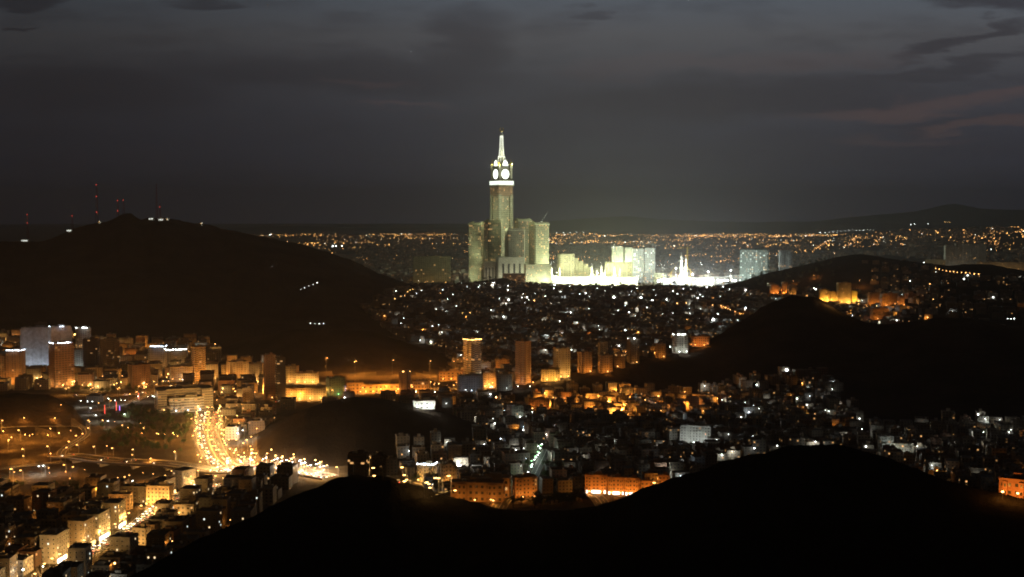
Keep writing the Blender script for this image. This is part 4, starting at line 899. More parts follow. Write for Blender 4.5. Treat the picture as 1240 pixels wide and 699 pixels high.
# tall masts added so the haze glows, then the site's own floodlight masts
tm = MB(); tm.cyl((0, 0, 0), (0, 0, 62), .9, .5, 'pole', 6); TM = tm.mesh('floodlight_mast'); tm = MB(); tm.lathe((0, 0, 61), [(1, 0), (2.4, .4), (2.4, 1.6), (1, 2.0)], 'g_white', 10); TH = tm.mesh('added_lamp_ring')
for i, (px, dd_, pw_) in enumerate(((672,4800,6e5),(690,4760,6e5),(706,4800,9e5),(722,4780,10e5),(738,4820,9e5),(756,4800,9e5),(776,4790,8e5),(800,4760,8e5),(815,4720,7e5),(842,4700,8e5),(862,4720,7e5),(882,4700,5e5))):
    x, y = at(px+rng.uniform(-5, 5), dd_); z = float(ground(x, y))-rng.uniform(0, 34); o = bpy.data.objects.new('floodlight_mast', TM); C.objects.link(o); o.location = (x, y, z); add_mesh('added_lamp_ring', TH, o, (0, 0, 0)); light((0, 0, 66), MH if px < 790 else WHITE, pw_*2.2, 2.2, o, 'floodlight')
    a, b = project(x, y, z+62); words_later(o, 'tall floodlight mast', 'floodlight mast', 'floodlight masts around the mosque', float(a), float(b))
fm = MB(); fm.cyl((0, 0, 0), (0, 0, 22), .5, .3, 'pole', 6); FM = fm.mesh('floodlight_mast'); fm = MB(); fm.box((0, 0, 22), (4.5, 1.2, 2.4), 'g_white', bottom=True); fm.box((0, .9, 22), (4.7, .4, 2.6), 'pole'); FH = fm.mesh('lamp_panel')
for px in list(np.linspace(668, 770, 14))+list(np.linspace(796, 900, 32)):
    dist = rng.uniform(4340, 4560); x, y = at(px+rng.normal(0, 2), dist)
    if not occ_clear(np.array(x), np.array(y), -90 if px < 790 else 3): continue
    z = float(ground(x, y)); o = bpy.data.objects.new('floodlight_mast', FM); C.objects.link(o); o.location = (x, y, z); add_mesh('lamp_panel', FH, o, (0, 0, 0))
    light((0, -2.2, 22), WHITE if px > 780 else MH, rng.uniform(5e4, 1.5e5)*(1.0 if px < 790 else 2.2 if px < 865 else 1.3), 1.4, o, 'floodlight')
    a, b = project(x, y, z+22); words_later(o, 'floodlight mast', 'floodlight mast', 'floodlight masts around the mosque', float(a), float(b))
for px0, px1, yt, dist, lab in ((800,822,338,4560,'low white site building left of the paired minarets'),(834,862,337,4520,'low white site building right of the paired minarets'),(862,884,336,4600,'low lit hall at the right end of the building site'),(884,897,334,4560,'small dark annex beside the grey green hotel')):
    podium(px0, px1, yt, dist, lab, 5, .5, (.5, .5, .46), 0)
print('lights so far', NL[0])

# ------------------------------------------------------------------ the ordinary city
def inpoly(px, py, poly):
    ins = np.zeros(np.shape(px), bool); n = len(poly)
    for i in range(n):
        x0, y0 = poly[i]; x1, y1 = poly[(i+1) % n]
        if y0 == y1: continue
        c = ((y0 > py) != (y1 > py)) & (px < (x1-x0)*(py-y0)/(y1-y0)+x0); ins ^= c
    return ins
TAN = [(.40,.33,.25),(.34,.28,.21),(.46,.40,.31),(.28,.24,.20),(.52,.48,.41),(.36,.22,.15),(.30,.30,.29)]
TN = ['beige','tan','cream','brown','pale','reddish','grey']
# name: polygon, spacing, storeys (lo, hi), size, lamp chance, lamp colours, lamp power, keep
DIST = {
 'lower_left': dict(poly=[(-80,606),(60,603),(120,598),(176,594),(215,604),(262,590),(300,579),(350,576),(352,606),(290,640),(200,700),(150,760),(-80,800)], sp=20, st=(2,5), ang=None, lp=.30, lc='ooooowy', pw=1000, keep=.92),
 'left': dict(poly=[(-80,402),(100,404),(150,412),(230,415),(300,430),(330,425),(350,480),(300,489),(262,474),(190,474),(120,474),(80,474),(-80,472)], sp=29, st=(3,6), ang=.2, lp=.85, lc='ooyooywo', pw=5200, keep=.9),
 'left_low': dict(poly=[(110,484),(190,476),(236,490),(240,512),(200,500),(150,492)], sp=30, st=(2,4), ang=.1, lp=.4, lc='ooyw', pw=2200, keep=.7),
 'boulevard_side': dict(poly=[(268,488),(330,488),(322,515),(292,545),(278,530)], sp=24, st=(2,4), ang=.1, lp=.5, lc='yoyw', pw=2600, keep=.85),
 'strip': dict(poly=[(330,486),(400,482),(480,478),(600,474),(640,480),(600,500),(540,497),(480,494),(430,486),(345,497)], sp=26, st=(2,4), ang=.1, lp=.42, lc='wwwoow', pw=800, keep=.85),
 'centre': dict(poly=[(545,402),(900,396),(905,402),(860,424),(740,437),(650,468),(560,474),(545,440)], sp=23, st=(2,5), ang=.35, lp=.32, lc='wwwwowo', pw=1500, keep=.9),
 'slope': dict(poly=[(440,372),(480,350),(600,345),(700,349),(900,352),(1000,355),(935,376),(900,388),(860,404),(560,408),(540,425),(500,414),(450,392)], sp=25, st=(2,4), ang=.6, lp=.26, lc='wwwwcwwwwwwwo', pw=1900, keep=.75),
 'town': dict(poly=[(495,508),(560,500),(620,488),(660,476),(740,472),(850,473),(930,455),(1000,452),(1042,505),(1030,542),(960,545),(920,549),(860,566),(820,583),(760,590),(700,596),(560,602),(500,588),(470,575)], sp=17, st=(2,4), ang=.15, lp=.30, lc='wwwwwcwo', pw=650, keep=.9),
 'lane': dict(poly=[(640,484),(690,472),(740,470),(850,478),(870,488),(830,500),(760,512),(680,506)], sp=18, st=(2,4), ang=.15, lp=.42, lc='ooooooow', pw=8000, keep=.93),
 'right': dict(poly=[(1030,545),(1060,522),(1120,512),(1240,508),(1320,512),(1320,660),(1130,588)], sp=18, st=(2,4), ang=-.2, lp=.22, lc='wwwwo', pw=800, keep=.85),
 'yellow': dict(poly=[(930,346),(990,352),(1100,352),(1140,360),(1130,390),(1060,398),(1000,385),(930,362)], sp=28, st=(2,3), ang=.2, lp=.36, lc='yyowoc', pw=4500, keep=.8),
 'right_hill': dict(poly=[(1040,315),(1110,320),(1180,335),(1320,332),(1320,412),(1180,396),(1130,380),(1080,360),(1050,345)], sp=28, st=(2,3), ang=-.3, lp=.14, lc='wwwwwo', pw=2200, keep=.55),
}
cand = []
for nm, d in DIST.items():
    g = d['sp']; ang = d['ang']
    if ang is None: ang = math.atan2(r_market[2][len(r_market[2])//2][1], r_market[2][len(r_market[2])//2][0])
    xs = np.arange(-2200, 2600, g); ys = np.arange(800, 4600, g)
    gx, gy = np.meshgrid(xs, ys); ca, sa = math.cos(ang), math.sin(ang)
    x = gx.ravel(); y = gy.ravel(); cx, cy = 0, 2500
    x, y = (x-cx)*ca-(y-cy)*sa+cx, (x-cx)*sa+(y-cy)*ca+cy
    x = x+rng.normal(0, g*.05, x.shape); y = y+rng.normal(0, g*.05, y.shape)
    m = (y > 780) & (y < 4500); x, y = x[m], y[m]
    z = ground(x, y); px, py = project(x, y, z)
    m = inpoly(px, py, d['poly']) & (~inpoly(px, py, DIST['lane']['poly']) if nm == 'town' else True) & (rng.random(len(x)) < d['keep']); x, y, z, px, py = (q[m] for q in (x, y, z, px, py))
    fi_, fj_ = gidx(x, y); hid = GI[fi_.astype(int), fj_.astype(int)]; bad = (hid == 3) & (z > (8 if nm in ('centre', 'slope', 'yellow') else 34)) | (hid == 2) & (z > 12) | (hid == 5) & (z > 14) & (nm != 'slope')
    m = ~bad; x, y, z, px, py = (q[m] for q in (x, y, z, px, py))
    # wide street every few rows stays open through the jitter; hand placed things and roads stay clear
    if nm == 'lower_left': m0 = road_clear(x+4, y+13, g*.34) & road_clear(x, y+24, 2); x, y, z, px, py = (q[m0] for q in (x, y, z, px, py))
    m = road_clear(x, y, g*.36) & occ_clear(x, y, g*.36) & visible(x, y, z+14); x, y, z, px, py = (q[m] for q in (x, y, z, px, py))
    for k in range(len(x)):
        st = int(rng.integers(d['st'][0], d['st'][1]+1)); w = g*rng.uniform(.55, .86); dp = g*rng.uniform(.55, .86)
        ti = int(rng.choice(len(TAN), p=[.2, .18, .16, .16, .12, .08, .1]))
        cand.append(dict(x=float(x[k]), y=float(y[k]), z=float(z[k]), w=w, d=dp, st=st, h=st*3.2+.8, yaw=ang+rng.normal(0, .06), ti=ti, px=float(px[k]), py=float(py[k]), D=nm, size=w*st/math.hypot(x[k], y[k]), g=g))
P_, zz_r, T_r, N_r = r_market; L_r = np.r_[0, np.cumsum(np.hypot(*np.diff(P_, axis=0).T))]; u_ = 4.0
while u_ < L_r[-1]-30:
    w = float(rng.uniform(13, 21)); k = int(np.searchsorted(L_r, u_+w/2)); n = N_r[k]; n = n if n[1] > 0 else -n; dp = float(rng.uniform(12, 16)); off = 7.5+2.5+dp/2
    x, y = P_[k]+n*off; z = float(ground(x, y)); px, py = project(x, y, z); ya = math.atan2(T_r[k][1], T_r[k][0]); ya = ya if abs(ya) < math.pi/2 else ya+math.pi
    if -60 < px < 250 and occ_clear(np.array([x]), np.array([y]), 6)[0]:
        st = int(rng.integers(4, 7)); cand.append(dict(x=float(x), y=float(y), z=z, w=w, d=dp, st=st, h=st*3.2+.8, yaw=ya, ti=int(rng.choice([0, 2, 4])), px=float(px), py=float(py), D='lower_left', size=9.0+st*.01, g=20))
    u_ += w+rng.choice([.4, .4, 5.0])
# thin overlaps where districts meet
cell = {}
keep = []
for c in sorted(cand, key=lambda c: -c['size']):
    kx, ky = int(c['x']//40), int(c['y']//40); ok = True
    for i in (-1, 0, 1):
        for j in (-1, 0, 1):
            for q in cell.get((kx+i, ky+j), ()):
                if math.hypot(q['x']-c['x'], q['y']-c['y']) < (q['w']+c['w'])*.5+(1.5 if c['size'] < 9 else -4): ok = False
    if ok: cell.setdefault((kx, ky), []).append(c); keep.append(c)
cand = keep
FR = [c for c in cand if -15 < c['px'] < 1255]
ap = [c for c in FR if c['st'] >= 4][:285]; ho = [c for c in FR if c['st'] <= 3][:285]
for c in ap+ho: c['own'] = True
def jit(t, k=.1): v = rng.uniform(-k, k); return tuple(max(.02, min(.7, q*.62*(1+v*3))) for q in t)
def city_box(mb, c, loc, yaw, mat='facade'):
    tn = (*jit(TAN[c['ti']]), float(rng.random())); mb.box(loc, (c['w'], c['d'], c['h']+1.5), mat, yaw, tn, 3.3, 3.2, 'wall', rooftint=tuple(q*.75 for q in tn[:3])+(0,)); return tn
wm = MB(); wm.box((0, -.06, 0), (1.3, .16, 1.5), 'frame', bottom=True); wm.box((0, -.17, .12), (1.06, .06, 1.26), 'glass', bottom=True); WIN_D = wm.mesh('window')
wm = MB(); wm.box((0, -.06, 0), (1.3, .16, 1.5), 'frame', bottom=True); wm.box((0, -.17, .12), (1.06, .06, 1.26), 'g_pane', bottom=True); WIN_L = wm.mesh('window')
wm = MB(); wm.box((0, -.06, 0), (1.3, .16, 1.5), 'frame', bottom=True); wm.box((0, -.17, .12), (1.06, .06, 1.26), 'g_panew', bottom=True); WIN_W = wm.mesh('window')
dm = MB(); dm.box((0, -.08, 0), (1.8, .2, 2.5), 'frame', bottom=True); dm.box((0, -.2, .02), (1.5, .06, 2.35), 'bark', bottom=True); DOOR = dm.mesh('door')
nwin = 0
for i, c in enumerate(ap+ho):
    near = (c['D'] == 'lower_left' and nwin < 1100)
    kind = 'apartment_building' if c['st'] >= 4 else 'house'
    r = empty(kind, (c['x'], c['y'], c['z']), c['yaw']); c['root'] = r
    mb = MB(); mb_loc = (0, 0, -1.5); tn = city_box(mb, c, mb_loc, 0, 'wall' if near else 'facade')
    w, d, h = c['w'], c['d'], c['h']
    if near:
        for f_ in range(1, c['st']): mb.box((0, 0, f_*3.2), (w+.35, d+.35, .22), 'wall', 0, tn, bottom=True)
    mb.build('wall', r)
    pb = MB(); parapet(pb, w+.3, d+.3, h+.01, tn, .3, 1.0); pb.build('parapet', r)
    feats = ''
    q = rng.random()
    if q < .6:
        hb = MB(); hb.box((w*rng.uniform(-.2, .2), d*rng.uniform(-.1, .2), h+.02), (4.2, 4.6, 2.9), 'wall', 0, tn); hb.build('roof_hut', r); feats = 'roof hut'
    if q > .35: add_mesh('water_tank', TANK, r, (w*.3, -d*.25, h+.02)); feats = 'roof hut and tank' if feats else 'water tank on the roof'
    if near:
        lw = .09
        # faces turned to the viewer
        for fx, fy, L, ya in ((0, -d/2, w, 0), (w/2, 0, d, math.pi/2), (-w/2, 0, d, -math.pi/2), (0, d/2, w, math.pi)):
            a = ya+c['yaw']; nx, ny = math.sin(a), -math.cos(a)
            if nx*-c['x']+ny*-c['y'] < 0.25*math.hypot(c['x'], c['y']): continue
            n_ = max(2, int(L/3.4))
            for s_ in range(c['st']):
                for k in range(n_):
                    if rng.random() < .07: continue
                    u = -L/2+L*(k+.5)/n_; cs, sn = math.cos(ya), math.sin(ya); loc = (fx+u*cs, fy+u*sn, s_*3.2+1.0)
                    if s_ == 0 and k == n_//2: add_mesh('door', DOOR, r, (loc[0], loc[1], .05), ya); continue
                    v = rng.random(); add_mesh('window', WIN_L if v < lw else WIN_W if v < lw*1.6 else WIN_D, r, loc, ya); nwin += 1
    if c['D'] == 'lower_left' and not road_clear(np.array(c['x']), np.array(c['y']), 14):
        P = r_market[0]; kk = int(np.argmin(np.hypot(P[:, 0]-c['x'], P[:, 1]-c['y']))); vx, vy = P[kk][0]-c['x'], P[kk][1]-c['y']; L0 = math.hypot(vx, vy)
        if L0 < 30:
            best = max(((0, -d/2, w, 0), (w/2, 0, d, math.pi/2), (-w/2, 0, d, -math.pi/2), (0, d/2, w, math.pi)), key=lambda f: (math.sin(f[3]+c['yaw'])*vx-math.cos(f[3]+c['yaw'])*vy))
            fx, fy, L, ya = best; sm = MB(); u = -L/2+.4
            while u < L/2-2: wd_ = rng.uniform(2.2, 4.2); wd_ = min(wd_, L/2-u); sm.box((u+wd_/2, -.35, .3), (wd_*.86, .5, 2.6), 'g_shop' if rng.random() < .55 else 'g_shopor', bottom=True); u += wd_
            so = sm.build('shopfront', r, (fx, fy, 0), ya)
    s = {2:'two',3:'three',4:'four',5:'five',6:'six',7:'seven',8:'eight'}[c['st']]
    words_later(r, f"{TN[c['ti']]} {s} storey {'block' if c['st'] >= 4 else 'house'}"+(f' with {feats}' if feats == 'roof hut' else ' with tank' if 'tank' in feats else ''), 'apartment building' if c['st'] >= 4 else 'house', 'apartment buildings of the city' if c['st'] >= 4 else 'low houses of the city', c['px'], c['py'])
print('candidates', len(cand), 'windows', nwin)
rest = MB()
for c in cand:
    if c.get('own'): continue
    city_box(rest, c, (c['x'], c['y'], c['z']-1.5), c['yaw'])
    if rng.random() < .5: rest.box((c['x'], c['y'], c['z']+c['h']+.02), (c['w']*.3, c['d']*.35, 2.8), 'wall', c['yaw'], (*TAN[c['ti']], 0))
# beyond the mosque: scattered blocks out to the far plain
nf = 0
for k in range(26000):
    d_ = math.exp(rng.uniform(math.log(4350), math.log(15000))); az = rng.uniform(R(-12), R(24)); x = d_*math.sin(az); y = d_*math.cos(az)
    if fbm(np.array(x/500), np.array(y/500), 77, 3) < -.12+(.10 if d_ > 8000 else 0): continue
    z = float(ground(x, y)); px, py = project(x, y, z)
    if 555 < px < 905 and d_ < 4900: continue
    if not visible(x, y, z+16) or not occ_clear(np.array(x), np.array(y), 14): continue
    if z > 25 and GI[int(gidx(x, y)[0]), int(gidx(x, y)[1])] != 10: continue
    st = rng.integers(3, 8)*(1 if d_ < 8000 else 1.2); w = rng.uniform(14, 26)*(1 if d_ < 7000 else 1.6)
    rest.box((x, y, z-2), (w, w*rng.uniform(.6, 1), st*3.2+2), 'facade', rng.uniform(0, 3), (*jit(TAN[rng.integers(0, 7)]), float(rng.random())), 3.3, 3.2, 'wall'); nf += 1
tag(rest.build('distant_houses'), 'countless small pale houses covering the far slopes and plain', 'houses', None, 'stuff'); print('far', nf)

# ------------------------------------------------------------------ lamps among the houses
cands = []
for c in cand:
    d = DIST[c['D']]
    if rng.random() < d['lp']:
        a = c['yaw']+(0 if rng.random() < .75 else math.pi/2*(1 if rng.random() < .5 else -1)); off = c['g']*.5
        x = c['x']+math.sin(a)*off+rng.normal(0, c['g']*.2); y = c['y']-math.cos(a)*off; z = float(ground(x, y)); h = rng.choice([5, 6, 8])
        if c['D'] in ('slope', 'right_hill', 'centre', 'town', 'right') and rng.random() < .3: h = c['h']*.9
        cl_ = d['lc'][rng.integers(0, len(d['lc']))]
        if c['D'] in ('town',) and 700 < c['px'] < 1000 and c['py'] > 500 and rng.random() < .4: continue
        if visible(x, y, z+h): cands.append((math.hypot(x, y), x, y, z, h, cl_, d['pw']*float(np.exp(rng.normal(0, .95))), c))
cands.sort(key=lambda q: q[0]); cands = [c for c in cands if c[3] is not None]
bulbs = MB(); nown = 0
BULB = {}
def bulb_mesh(c):
    if c not in BULB:
        mb = MB(); mb.ball((0, 0, 0), .38, LAMPMAT[c][0]); mb.cyl((0, 0, .3), (0, .9, .6), .06, .06, 'pole', 4); BULB[c] = mb.mesh('lamp_head')
    return BULB[c]
for i, (dd, x, y, z, h, cl_, pw, c) in enumerate(cands):
    onscreen = -5 < c['px'] < 1245
    if onscreen and nown < 300-NLAMP[0]-78:
        street_lamp(x, y, z, c['yaw']+math.pi/2*rng.integers(0, 4), cl_, round(pw/400)*400+200, f'{CN[cl_]} lamp between houses', 6.0, .35); nown += 1
    else:
        r_ = .42*max(1, dd/1500)**.9*float(np.exp(rng.normal(-.15, .42))); bulbs.ball((x, y, z+h), r_, LAMPMAT[cl_][0], 5)
        bulbs.cyl((x, y, z), (x, y, z+h-r_), .12, .1, 'pole', 4, False)
        if dd < 2700 or i % 3 == 0: light((x-math.sin(c['yaw'])*1.5, y-r_-1.2, z+h-r_-.3), LAMPMAT[cl_][1], pw*(1 if dd < 2700 else 2.2), .35)
print('district lamps', len(cands), 'own', nown)
# tiny far lights out to the plain
nb = 0
for k in range(24000):
    d_ = math.exp(rng.uniform(math.log(4300), math.log(17000))); az = rng.uniform(R(-12), R(24)); x = d_*math.sin(az); y = d_*math.cos(az)
    z = float(ground(x, y)); px, py = project(x, y, z)
    if 555 < px < 905 and d_ < 4900: continue
    hi_ = GI[int(gidx(x, y)[0]), int(gidx(x, y)[1])]
    if fbm(np.array(x/700), np.array(y/700), 31, 3) < (.0 if d_ < 8000 else -.10 if hi_ != 10 else -.3): continue
    hi_ = GI[int(gidx(x, y)[0]), int(gidx(x, y)[1])]
    if z > 25 and hi_ != 10: continue
    if rng.random() < .75:      # most lamps stand along streets
        ca, sa = (math.cos(.5), math.sin(.5)) if px < 700 else (math.cos(-.35), math.sin(-.35)); a_, b_ = x*ca+y*sa, -x*sa+y*ca; g_ = 170.0
        if rng.random() < .5: a_ = round(a_/g_)*g_+rng.normal(0, 6)
        else: b_ = round(b_/g_)*g_+rng.normal(0, 6)
        x, y = a_*ca-b_*sa, a_*sa+b_*ca; z = float(ground(x, y)); px, py = project(x, y, z)
    if py > 301 and rng.random() < (.45 if px > 660 else .7): continue
    if d_ < 6500 and rng.random() < .3: continue
    if px < 560 and d_ > 5000 and rng.random() < .35: continue
    if 4300 < d_ < 6500 and px < 560 and rng.random() < .6: continue
    h = rng.uniform(6, 20)
    if not visible(x, y, z+h): continue
    far = d_ > 6500; cc = rng.choice(['g_orange', 'g_warm', 'g_white'], p=[.8, .13, .07] if far else [.25, .15, .6])
    bulbs.ball((x, y, z+h), (d_/F)*min(.38, .135*float(np.exp(rng.normal(0, .42)))), cc, 5); nb += 1
print('far lights', nb)
# strings of lamps along far roads
def string(pts, n, cc, r=.3, pw=0, h=12, jt=0):
    P = np.array([(*hit(a, b),) for a, b in pts]); L = np.r_[0, np.cumsum(np.hypot(*np.diff(P, axis=0).T))]
    for s in np.linspace(0, L[-1], n):
        x, y = np.interp(s, L, P[:, 0])+rng.normal(0, jt+1e-6), np.interp(s, L, P[:, 1])+rng.normal(0, jt*2+1e-6); z = float(ground(x, y)); r_ = math.hypot(x, y)/F*r*rng.uniform(.7, 1.3); bulbs.ball((x, y, z+h), r_, cc, 5)
        if pw: light((x, y-r_-.8, z+h-r_), HPS if cc == 'g_orange' else WARM if cc == 'g_warm' else WHITE, pw*rng.uniform(.5, 1.6), .35)
STR_ = (([(0,467),(40,466),(92,468)],20,'g_warm',.42,4200,7,8),([(0,462),(60,460),(120,462)],12,'g_orange',.4,3500,7,8),([(100,470),(150,469),(186,468)],12,'g_warm',.4,3200,7,6),([(190,463),(240,462),(330,464)],20,'g_warm',.42,4200,7,8),
           ([(150,458),(220,456),(300,459)],14,'g_orange',.36,3000,7,8),([(256,480),(290,478),(330,482)],12,'g_orange',.38,3200,6,6),([(110,492),(170,488),(188,486)],10,'g_white',.32,1400,7,6),([(105,515),(150,520),(225,540)],14,'g_orange',.34,2600,8,8),
           ([(0,535),(50,538),(75,535)],8,'g_orange',.36,4500,9,6),([(0,580),(80,584),(150,588),(250,580)],18,'g_orange',.3,1600,8,5),([(300,556),(350,562),(392,572)],14,'g_warm',.5,5200,8,5),([(340,477),(395,476)],9,'g_warm',.42,4200,6,4),
           ([(400,477),(480,474),(560,472),(610,468)],22,'g_orange',.4,3600,6,5),([(500,480),(560,478),(640,474)],14,'g_white',.32,1300,6,7))
for a_ in STR_: string(*a_)
string([(1103,273),(1124,272)], 6, 'g_white', .25); string([(993,283),(1032,279)], 9, 'g_white', .25); string([(1037,280),(1058,279)], 6, 'g_white', .2)
string([(1144,269.5),(1150,270)], 3, 'g_warm', .3); string([(495,290),(535,289)], 7, 'g_warm', .3); string([(674,283),(706,282)], 5, 'g_white', .25); string([(380,299),(470,295)], 14, 'g_orange', .3)
string([(403,300),(414,300)], 4, 'g_white', .6); string([(706,294),(730,293)], 9, 'g_orange', .3)
string([(820,373),(848,373),(873,376),(896,386)], 14, 'g_orange', .42); string([(1133,330),(1160,335),(1185,337)], 12, 'g_orange', .35)
string([(364,357),(372,354),(384,349)], 5, 'g_white', .22); string([(376,400),(392,400)], 4, 'g_white', .24)
string([(471,375),(488,365),(500,356)], 7, 'g_warm', .28); string([(1220,396),(1228,396)], 3, 'g_white', .35)
string([(585,386),(572,385),(560,385)], 4, 'g_warm', .32)
bo = bulbs.build('city_lights'); tag(bo, 'scattered far lamp points glowing all over the city and plain', 'city lights', None, 'stuff')
for px, py, c, p in ((848,374,'o',9000),(873,378,'o',9000),(896,386,'o',12000),(1005,372,'y',16000),(1025,372,'y',16000),(1045,378,'y',12000),(430,456,'o',110000),(475,455,'o',130000),(520,456,'o',110000),(548,456,'o',60000),(395,452,'o',40000),(985,338,'o',22000),(960,345,'o',22000),(1040,350,'o',40000)):
    x, y = hit(px, py); z = float(ground(x, y)); street_lamp(x, y, z, 0, c, p, f'{CN[c]} high lamp mast', 12 if p < 30000 else 24, .5)

# ------------------------------------------------------------------ light pylons by the avenues
for px, py, hgt, m, nm in ((127,504,11,'g_red','red'),(141,500,11,'g_red','red'),(168,486,8,'g_red','red'),(145,500,6,'g_purple','violet'),(195,499,6,'g_purple','violet'),(243,494,6,'g_blue','blue'),(291,491,6,'g_blue','blue'),(28,452,10,'g_blue','blue'),(367,484,7,'g_blue','blue'),(394,482,7,'g_blue','blue'),(418,477,8,'g_blue','blue'),(446,476,8,'g_blue','blue'),(470,474,7,'g_blue','blue')):
    x, y = hit(px, py); z = float(ground(x, y)); r = empty('light_pylon', (x, y, z))
    mb = MB(); mb.cyl((0, .9, 0), (0, .9, hgt+4), .3, .2, 'pole', 6); mb.box((0, 0, 0), (2, 2.6, .5), 'kerb'); mb.build('pole', r)
    mb = MB(); mb.box((0, 0, 3), (.6, .5, hgt), m, taper=.7, bottom=True); mb.build('glowing_tube', r)
    a, b = project(x, y, z+6); words_later(r, f'{nm} glowing vertical light pylon', 'light pylon', 'coloured light pylons along the avenues', float(a), float(b))
# ------------------------------------------------------------------ radio masts on the left mountain
def mast(px, ytop, ybase, reds, label, w=5.0):
    a, _ = az_slope(px, ybase); i = int(round(float((a-AZ[0])/(AZ[1]-AZ[0])))); j = int(np.argmax(np.where((DD > 2500) & (DD < 4200), SL[i], -9))); x, y = DD[j]*math.sin(a), DD[j]*math.cos(a)
    x, y = float(x), float(y); z = float(ground(x, y)); h = max(20, z_at(ytop, x, y)-z); r = empty('radio_mast', (x, y, z-1)); mb = MB()
    n = max(6, int(h/7))
    for sx, sy in ((-1, -1), (1, -1), (0, 1)): mb.cyl((sx*w/2, sy*w/2, 0), (sx*.6, sy*.6, h), .35, .25, 'red_metal', 4)
    for k in range(n):
        z0, z1 = h*k/n, h*(k+1)/n; a0, a1 = w/2+(0.6-w/2)*k/n, w/2+(0.6-w/2)*(k+1)/n; mb.cyl((-a0, -a0, z0), (a1, -a1, z1), .18, .18, 'red_metal', 4); mb.cyl((a0, -a0, z0), (0, a1, z1), .18, .18, 'red_metal', 4)
    mb.build('lattice', r)
    for yr in reds:
        zz2 = z_at(yr, x, y)-z+1; b = MB(); b.ball((0, -w*.5-.8, min(zz2, h)), .8, 'g_red', 6); b.build('beacon', r)
    tag(r, label, 'radio mast', 'radio masts on the left mountain')
mast(34,258,288,(260,270),'short mast with two red beacons near the left edge')
mast(88,258,276,(261.5,),'small mast with one red beacon above two white lamps')
mast(118,222,270,(224,238,257),'tallest mast with three red beacons in a column',8)
mast(143,240,262,(243,255.5),'left mast of the pair beside the rock knob',5)
mast(150,240,260,(242.5,),'right mast of the pair beside the rock knob',5)
mast(190,222,263,(),'thin unlit mast above the white lamps on the mountain crest',5)
mast(194,246,263,(251,),'short lattice mast right of the thin unlit mast',6)
M['g_hut'] = glow('dim_white_lamp', WHITE, 4); M['g_hut_warm'] = glow('dim_warm_lamp', WARM, 3)
def crest_hut(px, label, m='g_hut', wdt=14, hh=5, d0=2500, d1=4200):
    a, _ = az_slope(px, 300); i = int(round(float((a-AZ[0])/(AZ[1]-AZ[0])))); j = int(np.argmax(np.where((DD > d0) & (DD < d1), SL[i], -9)))-1; x, y = float(DD[j]*math.sin(a)), float(DD[j]*math.cos(a)); z = float(ground(x, y)); r = empty('relay_hut', (x, y, z-1.5))
    mb = MB(); mb.box((0, 0, 0), (wdt, 8, hh+1.5), 'stone'); mb.box((0, 0, hh+1.52), (wdt+1, 9, .5), 'kerb', bottom=True); mb.build('wall', r)
    mb = MB()
    for u in np.arange(-wdt*.35, wdt*.4, 4): mb.box((u, -4.4, 3.6), (1.5, .6, .8), m, bottom=True)
    mb.build('wall_lamp', r); light((0, -7, 4), WHITE, 350, .5, r); tag(r, label, 'relay hut', 'relay huts on the mountain crest')
crest_hut(31,'low hut with white lamps under the leftmost mast',wdt=20); crest_hut(85,'hut with a pair of white lamps under the small mast'); crest_hut(184,'hut with a white lamp row on the highest crest, left one',wdt=13); crest_hut(196,'bright white lit hut on the highest crest, right one',wdt=14,hh=7); crest_hut(204,'tiny hut with one yellow lamp on the crest','g_hut_warm',5); crest_hut(122,'small hut with one orange lamp below the tallest mast','g_hut_warm',4); crest_hut(245,'tiny hut with one dim reddish lamp on the falling crest','g_hut_warm',4)

# ------------------------------------------------------------------ trees
def crown_mesh(seed, rad, hgt):
    rr = np.random.default_rng(seed); mb = MB()
    cl_ = [(rr.normal(0, rad*.42), rr.normal(0, rad*.42), hgt+rr.normal(0, rad*.3), rad*rr.uniform(.3, .55)) for _ in range(9)]
    for cx, cy, cz, cr in cl_:
        for k in range(46):
            v = rr.normal(0, 1, 3); v /= np.linalg.norm(v); p = np.array((cx, cy, cz))+v*cr*rr.uniform(.6, 1.05); a = rr.normal(0, 1, 3); a /= np.linalg.norm(a); b = np.cross(a, v); b /= max(np.linalg.norm(b), 1e-6); s = rr.uniform(.3, .6)
            mb.face([p-a*s, p-b*s*.5, p+a*s, p+b*s*.5], 'leaf')
    return mb.mesh('crown')
def trunk_mesh(seed, hgt, rad):
    rr = np.random.default_rng(seed); mb = MB(); mb.cyl((0, 0, -.4), (0, 0, hgt*.7), .28, .16, 'bark', 7)
    for k in range(5): a = k*1.26+rr.uniform(0, 1); mb.cyl((0, 0, hgt*.55), (rad*.5*math.cos(a), rad*.5*math.sin(a), hgt+rr.uniform(-.5, .8)), .12, .05, 'bark', 5)
    return mb.mesh('trunk')
TR = [(trunk_mesh(k, 4.5+k*.6, 2.8+k*.3), crown_mesh(k, 2.8+k*.3, 4.5+k*.6)) for k in range(4)]
ntree = 0
TP = [([(110,505),(160,500),(210,505),(228,545),(205,556),(150,548),(115,535)], 60), ([(196,502),(236,500),(240,530),(205,535)], 24), ([(-5,585),(60,590),(130,590),(100,603),(0,604)], 14), ([(155,497),(210,500),(208,510),(158,512)], 22),
      ([(500,585),(525,582),(535,596),(505,600)], 12), ([(556,604),(700,600),(765,600),(700,613),(620,618)], 34), ([(636,560),(668,560),(690,594),(640,598)], 26), ([(84,472),(200,470),(190,478),(84,478)], 20)]
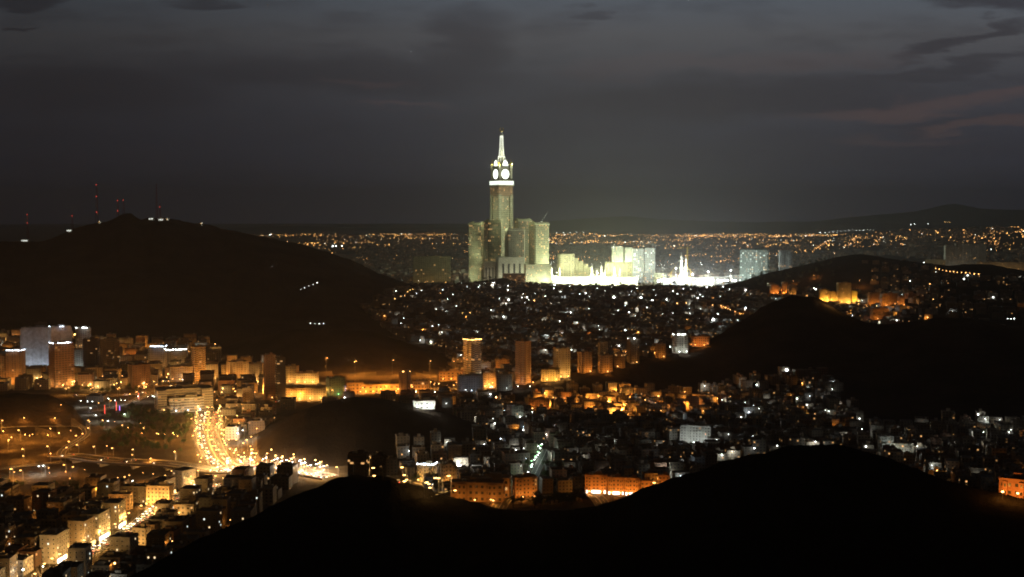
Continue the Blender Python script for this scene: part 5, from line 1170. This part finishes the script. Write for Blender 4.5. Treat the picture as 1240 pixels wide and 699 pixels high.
for poly, n in TP:
    xs = [p[0] for p in poly]; ys = [p[1] for p in poly]; k = tr = 0
    while k < n and tr < 1500:
        tr += 1; px, py = rng.uniform(min(xs), max(xs)), rng.uniform(min(ys), max(ys))
        if not inpoly(np.array([px]), np.array([py]), poly)[0]: continue
        x, y = hit(px, py)
        if not road_clear(np.array(x), np.array(y), 2.5) or not occ_clear(np.array(x), np.array(y), 2): continue
        if any(math.hypot(c['x']-x, c['y']-y) < c['w']*.75+1 for c in cell.get((int(x//40), int(y//40)), ())): continue
        i = rng.integers(0, 4); r = empty('tree', (x, y, float(ground(x, y))), rng.uniform(0, 6.28)); s = rng.uniform(.8, 1.35); r.scale = (s, s, s)
        add_mesh('trunk', TR[i][0], r, (0, 0, 0)); add_mesh('crown', TR[i][1], r, (0, 0, 0)); k += 1; ntree += 1
        words_later(r, ('small', 'round', 'broad', 'tall')[i]+' dark leafy tree', 'tree', 'trees of the parks and verges', px, py)
# green floodlight under the trees, bright green lamp
for px, py, p in ((510,583,1500),(724,566,5200)):
    x, y = hit(px, py); z = float(ground(x, y)); street_lamp(x, y, z, 0, 'g', p, 'green lamp among trees', 6)
# scrub and tree tops along the rise before the mosque: one mass of leafy clumps
cloud = MB()
for k in range(900):
    px = rng.uniform(470, 1010); d_ = rng.uniform(3300, 4150); x, y = at(px, d_); z = float(ground(x, y))
    if not visible(x, y, z+10): continue
    if any(math.hypot(c['x']-x, c['y']-y) < c['w']*.7 for c in cell.get((int(x//40), int(y//40)), ())): continue
    s = rng.uniform(3, 6.5); cloud.cyl((x, y, z-.5), (x, y, z+s), .3, .2, 'bark', 4, False)
    for q in range(26):
        v = rng.normal(0, 1, 3); v /= np.linalg.norm(v); p = np.array((x, y, z+s*1.3))+v*s*np.array((1, 1, .8))*rng.uniform(.4, 1); a = rng.normal(0, 1, 3); a /= np.linalg.norm(a); b = np.cross(a, v); cloud.face([p-a*s*.3, p-b*s*.3, p+a*s*.3, p+b*s*.3], 'leaf')
tag(cloud.build('tree_cover'), 'dark mass of trees on the rise before the mosque', 'trees', None, 'stuff')

# ------------------------------------------------------------------ haze
HAZE = 4.2e-5
hz_ = MB(); hz_.box((0, 12000, -30), (56000, 44000, 1000), 'wall', bottom=True)
ho_ = hz_.build('haze'); tag(ho_, 'thin dusty evening haze filling the air over the city', 'haze', None, 'stuff')
hm = bpy.data.materials.new('haze_air'); hm.use_nodes = True; hm.node_tree.nodes.clear(); T = NT(hm.node_tree)
pv = T.n('ShaderNodeVolumePrincipled'); pv.inputs['Color'].default_value = (.86, .86, .88, 1); pv.inputs['Density'].default_value = HAZE; pv.inputs['Anisotropy'].default_value = .1
T.l(pv.outputs[0], T.n('ShaderNodeOutputMaterial').inputs['Volume']); ho_.data.materials.clear(); ho_.data.materials.append(hm)
hm.cycles.homogeneous_volume = True
finish_labels()
print('lights', NL[0], 'cars', NCAR[0], 'trees', ntree, 'objects', len(bpy.data.objects))
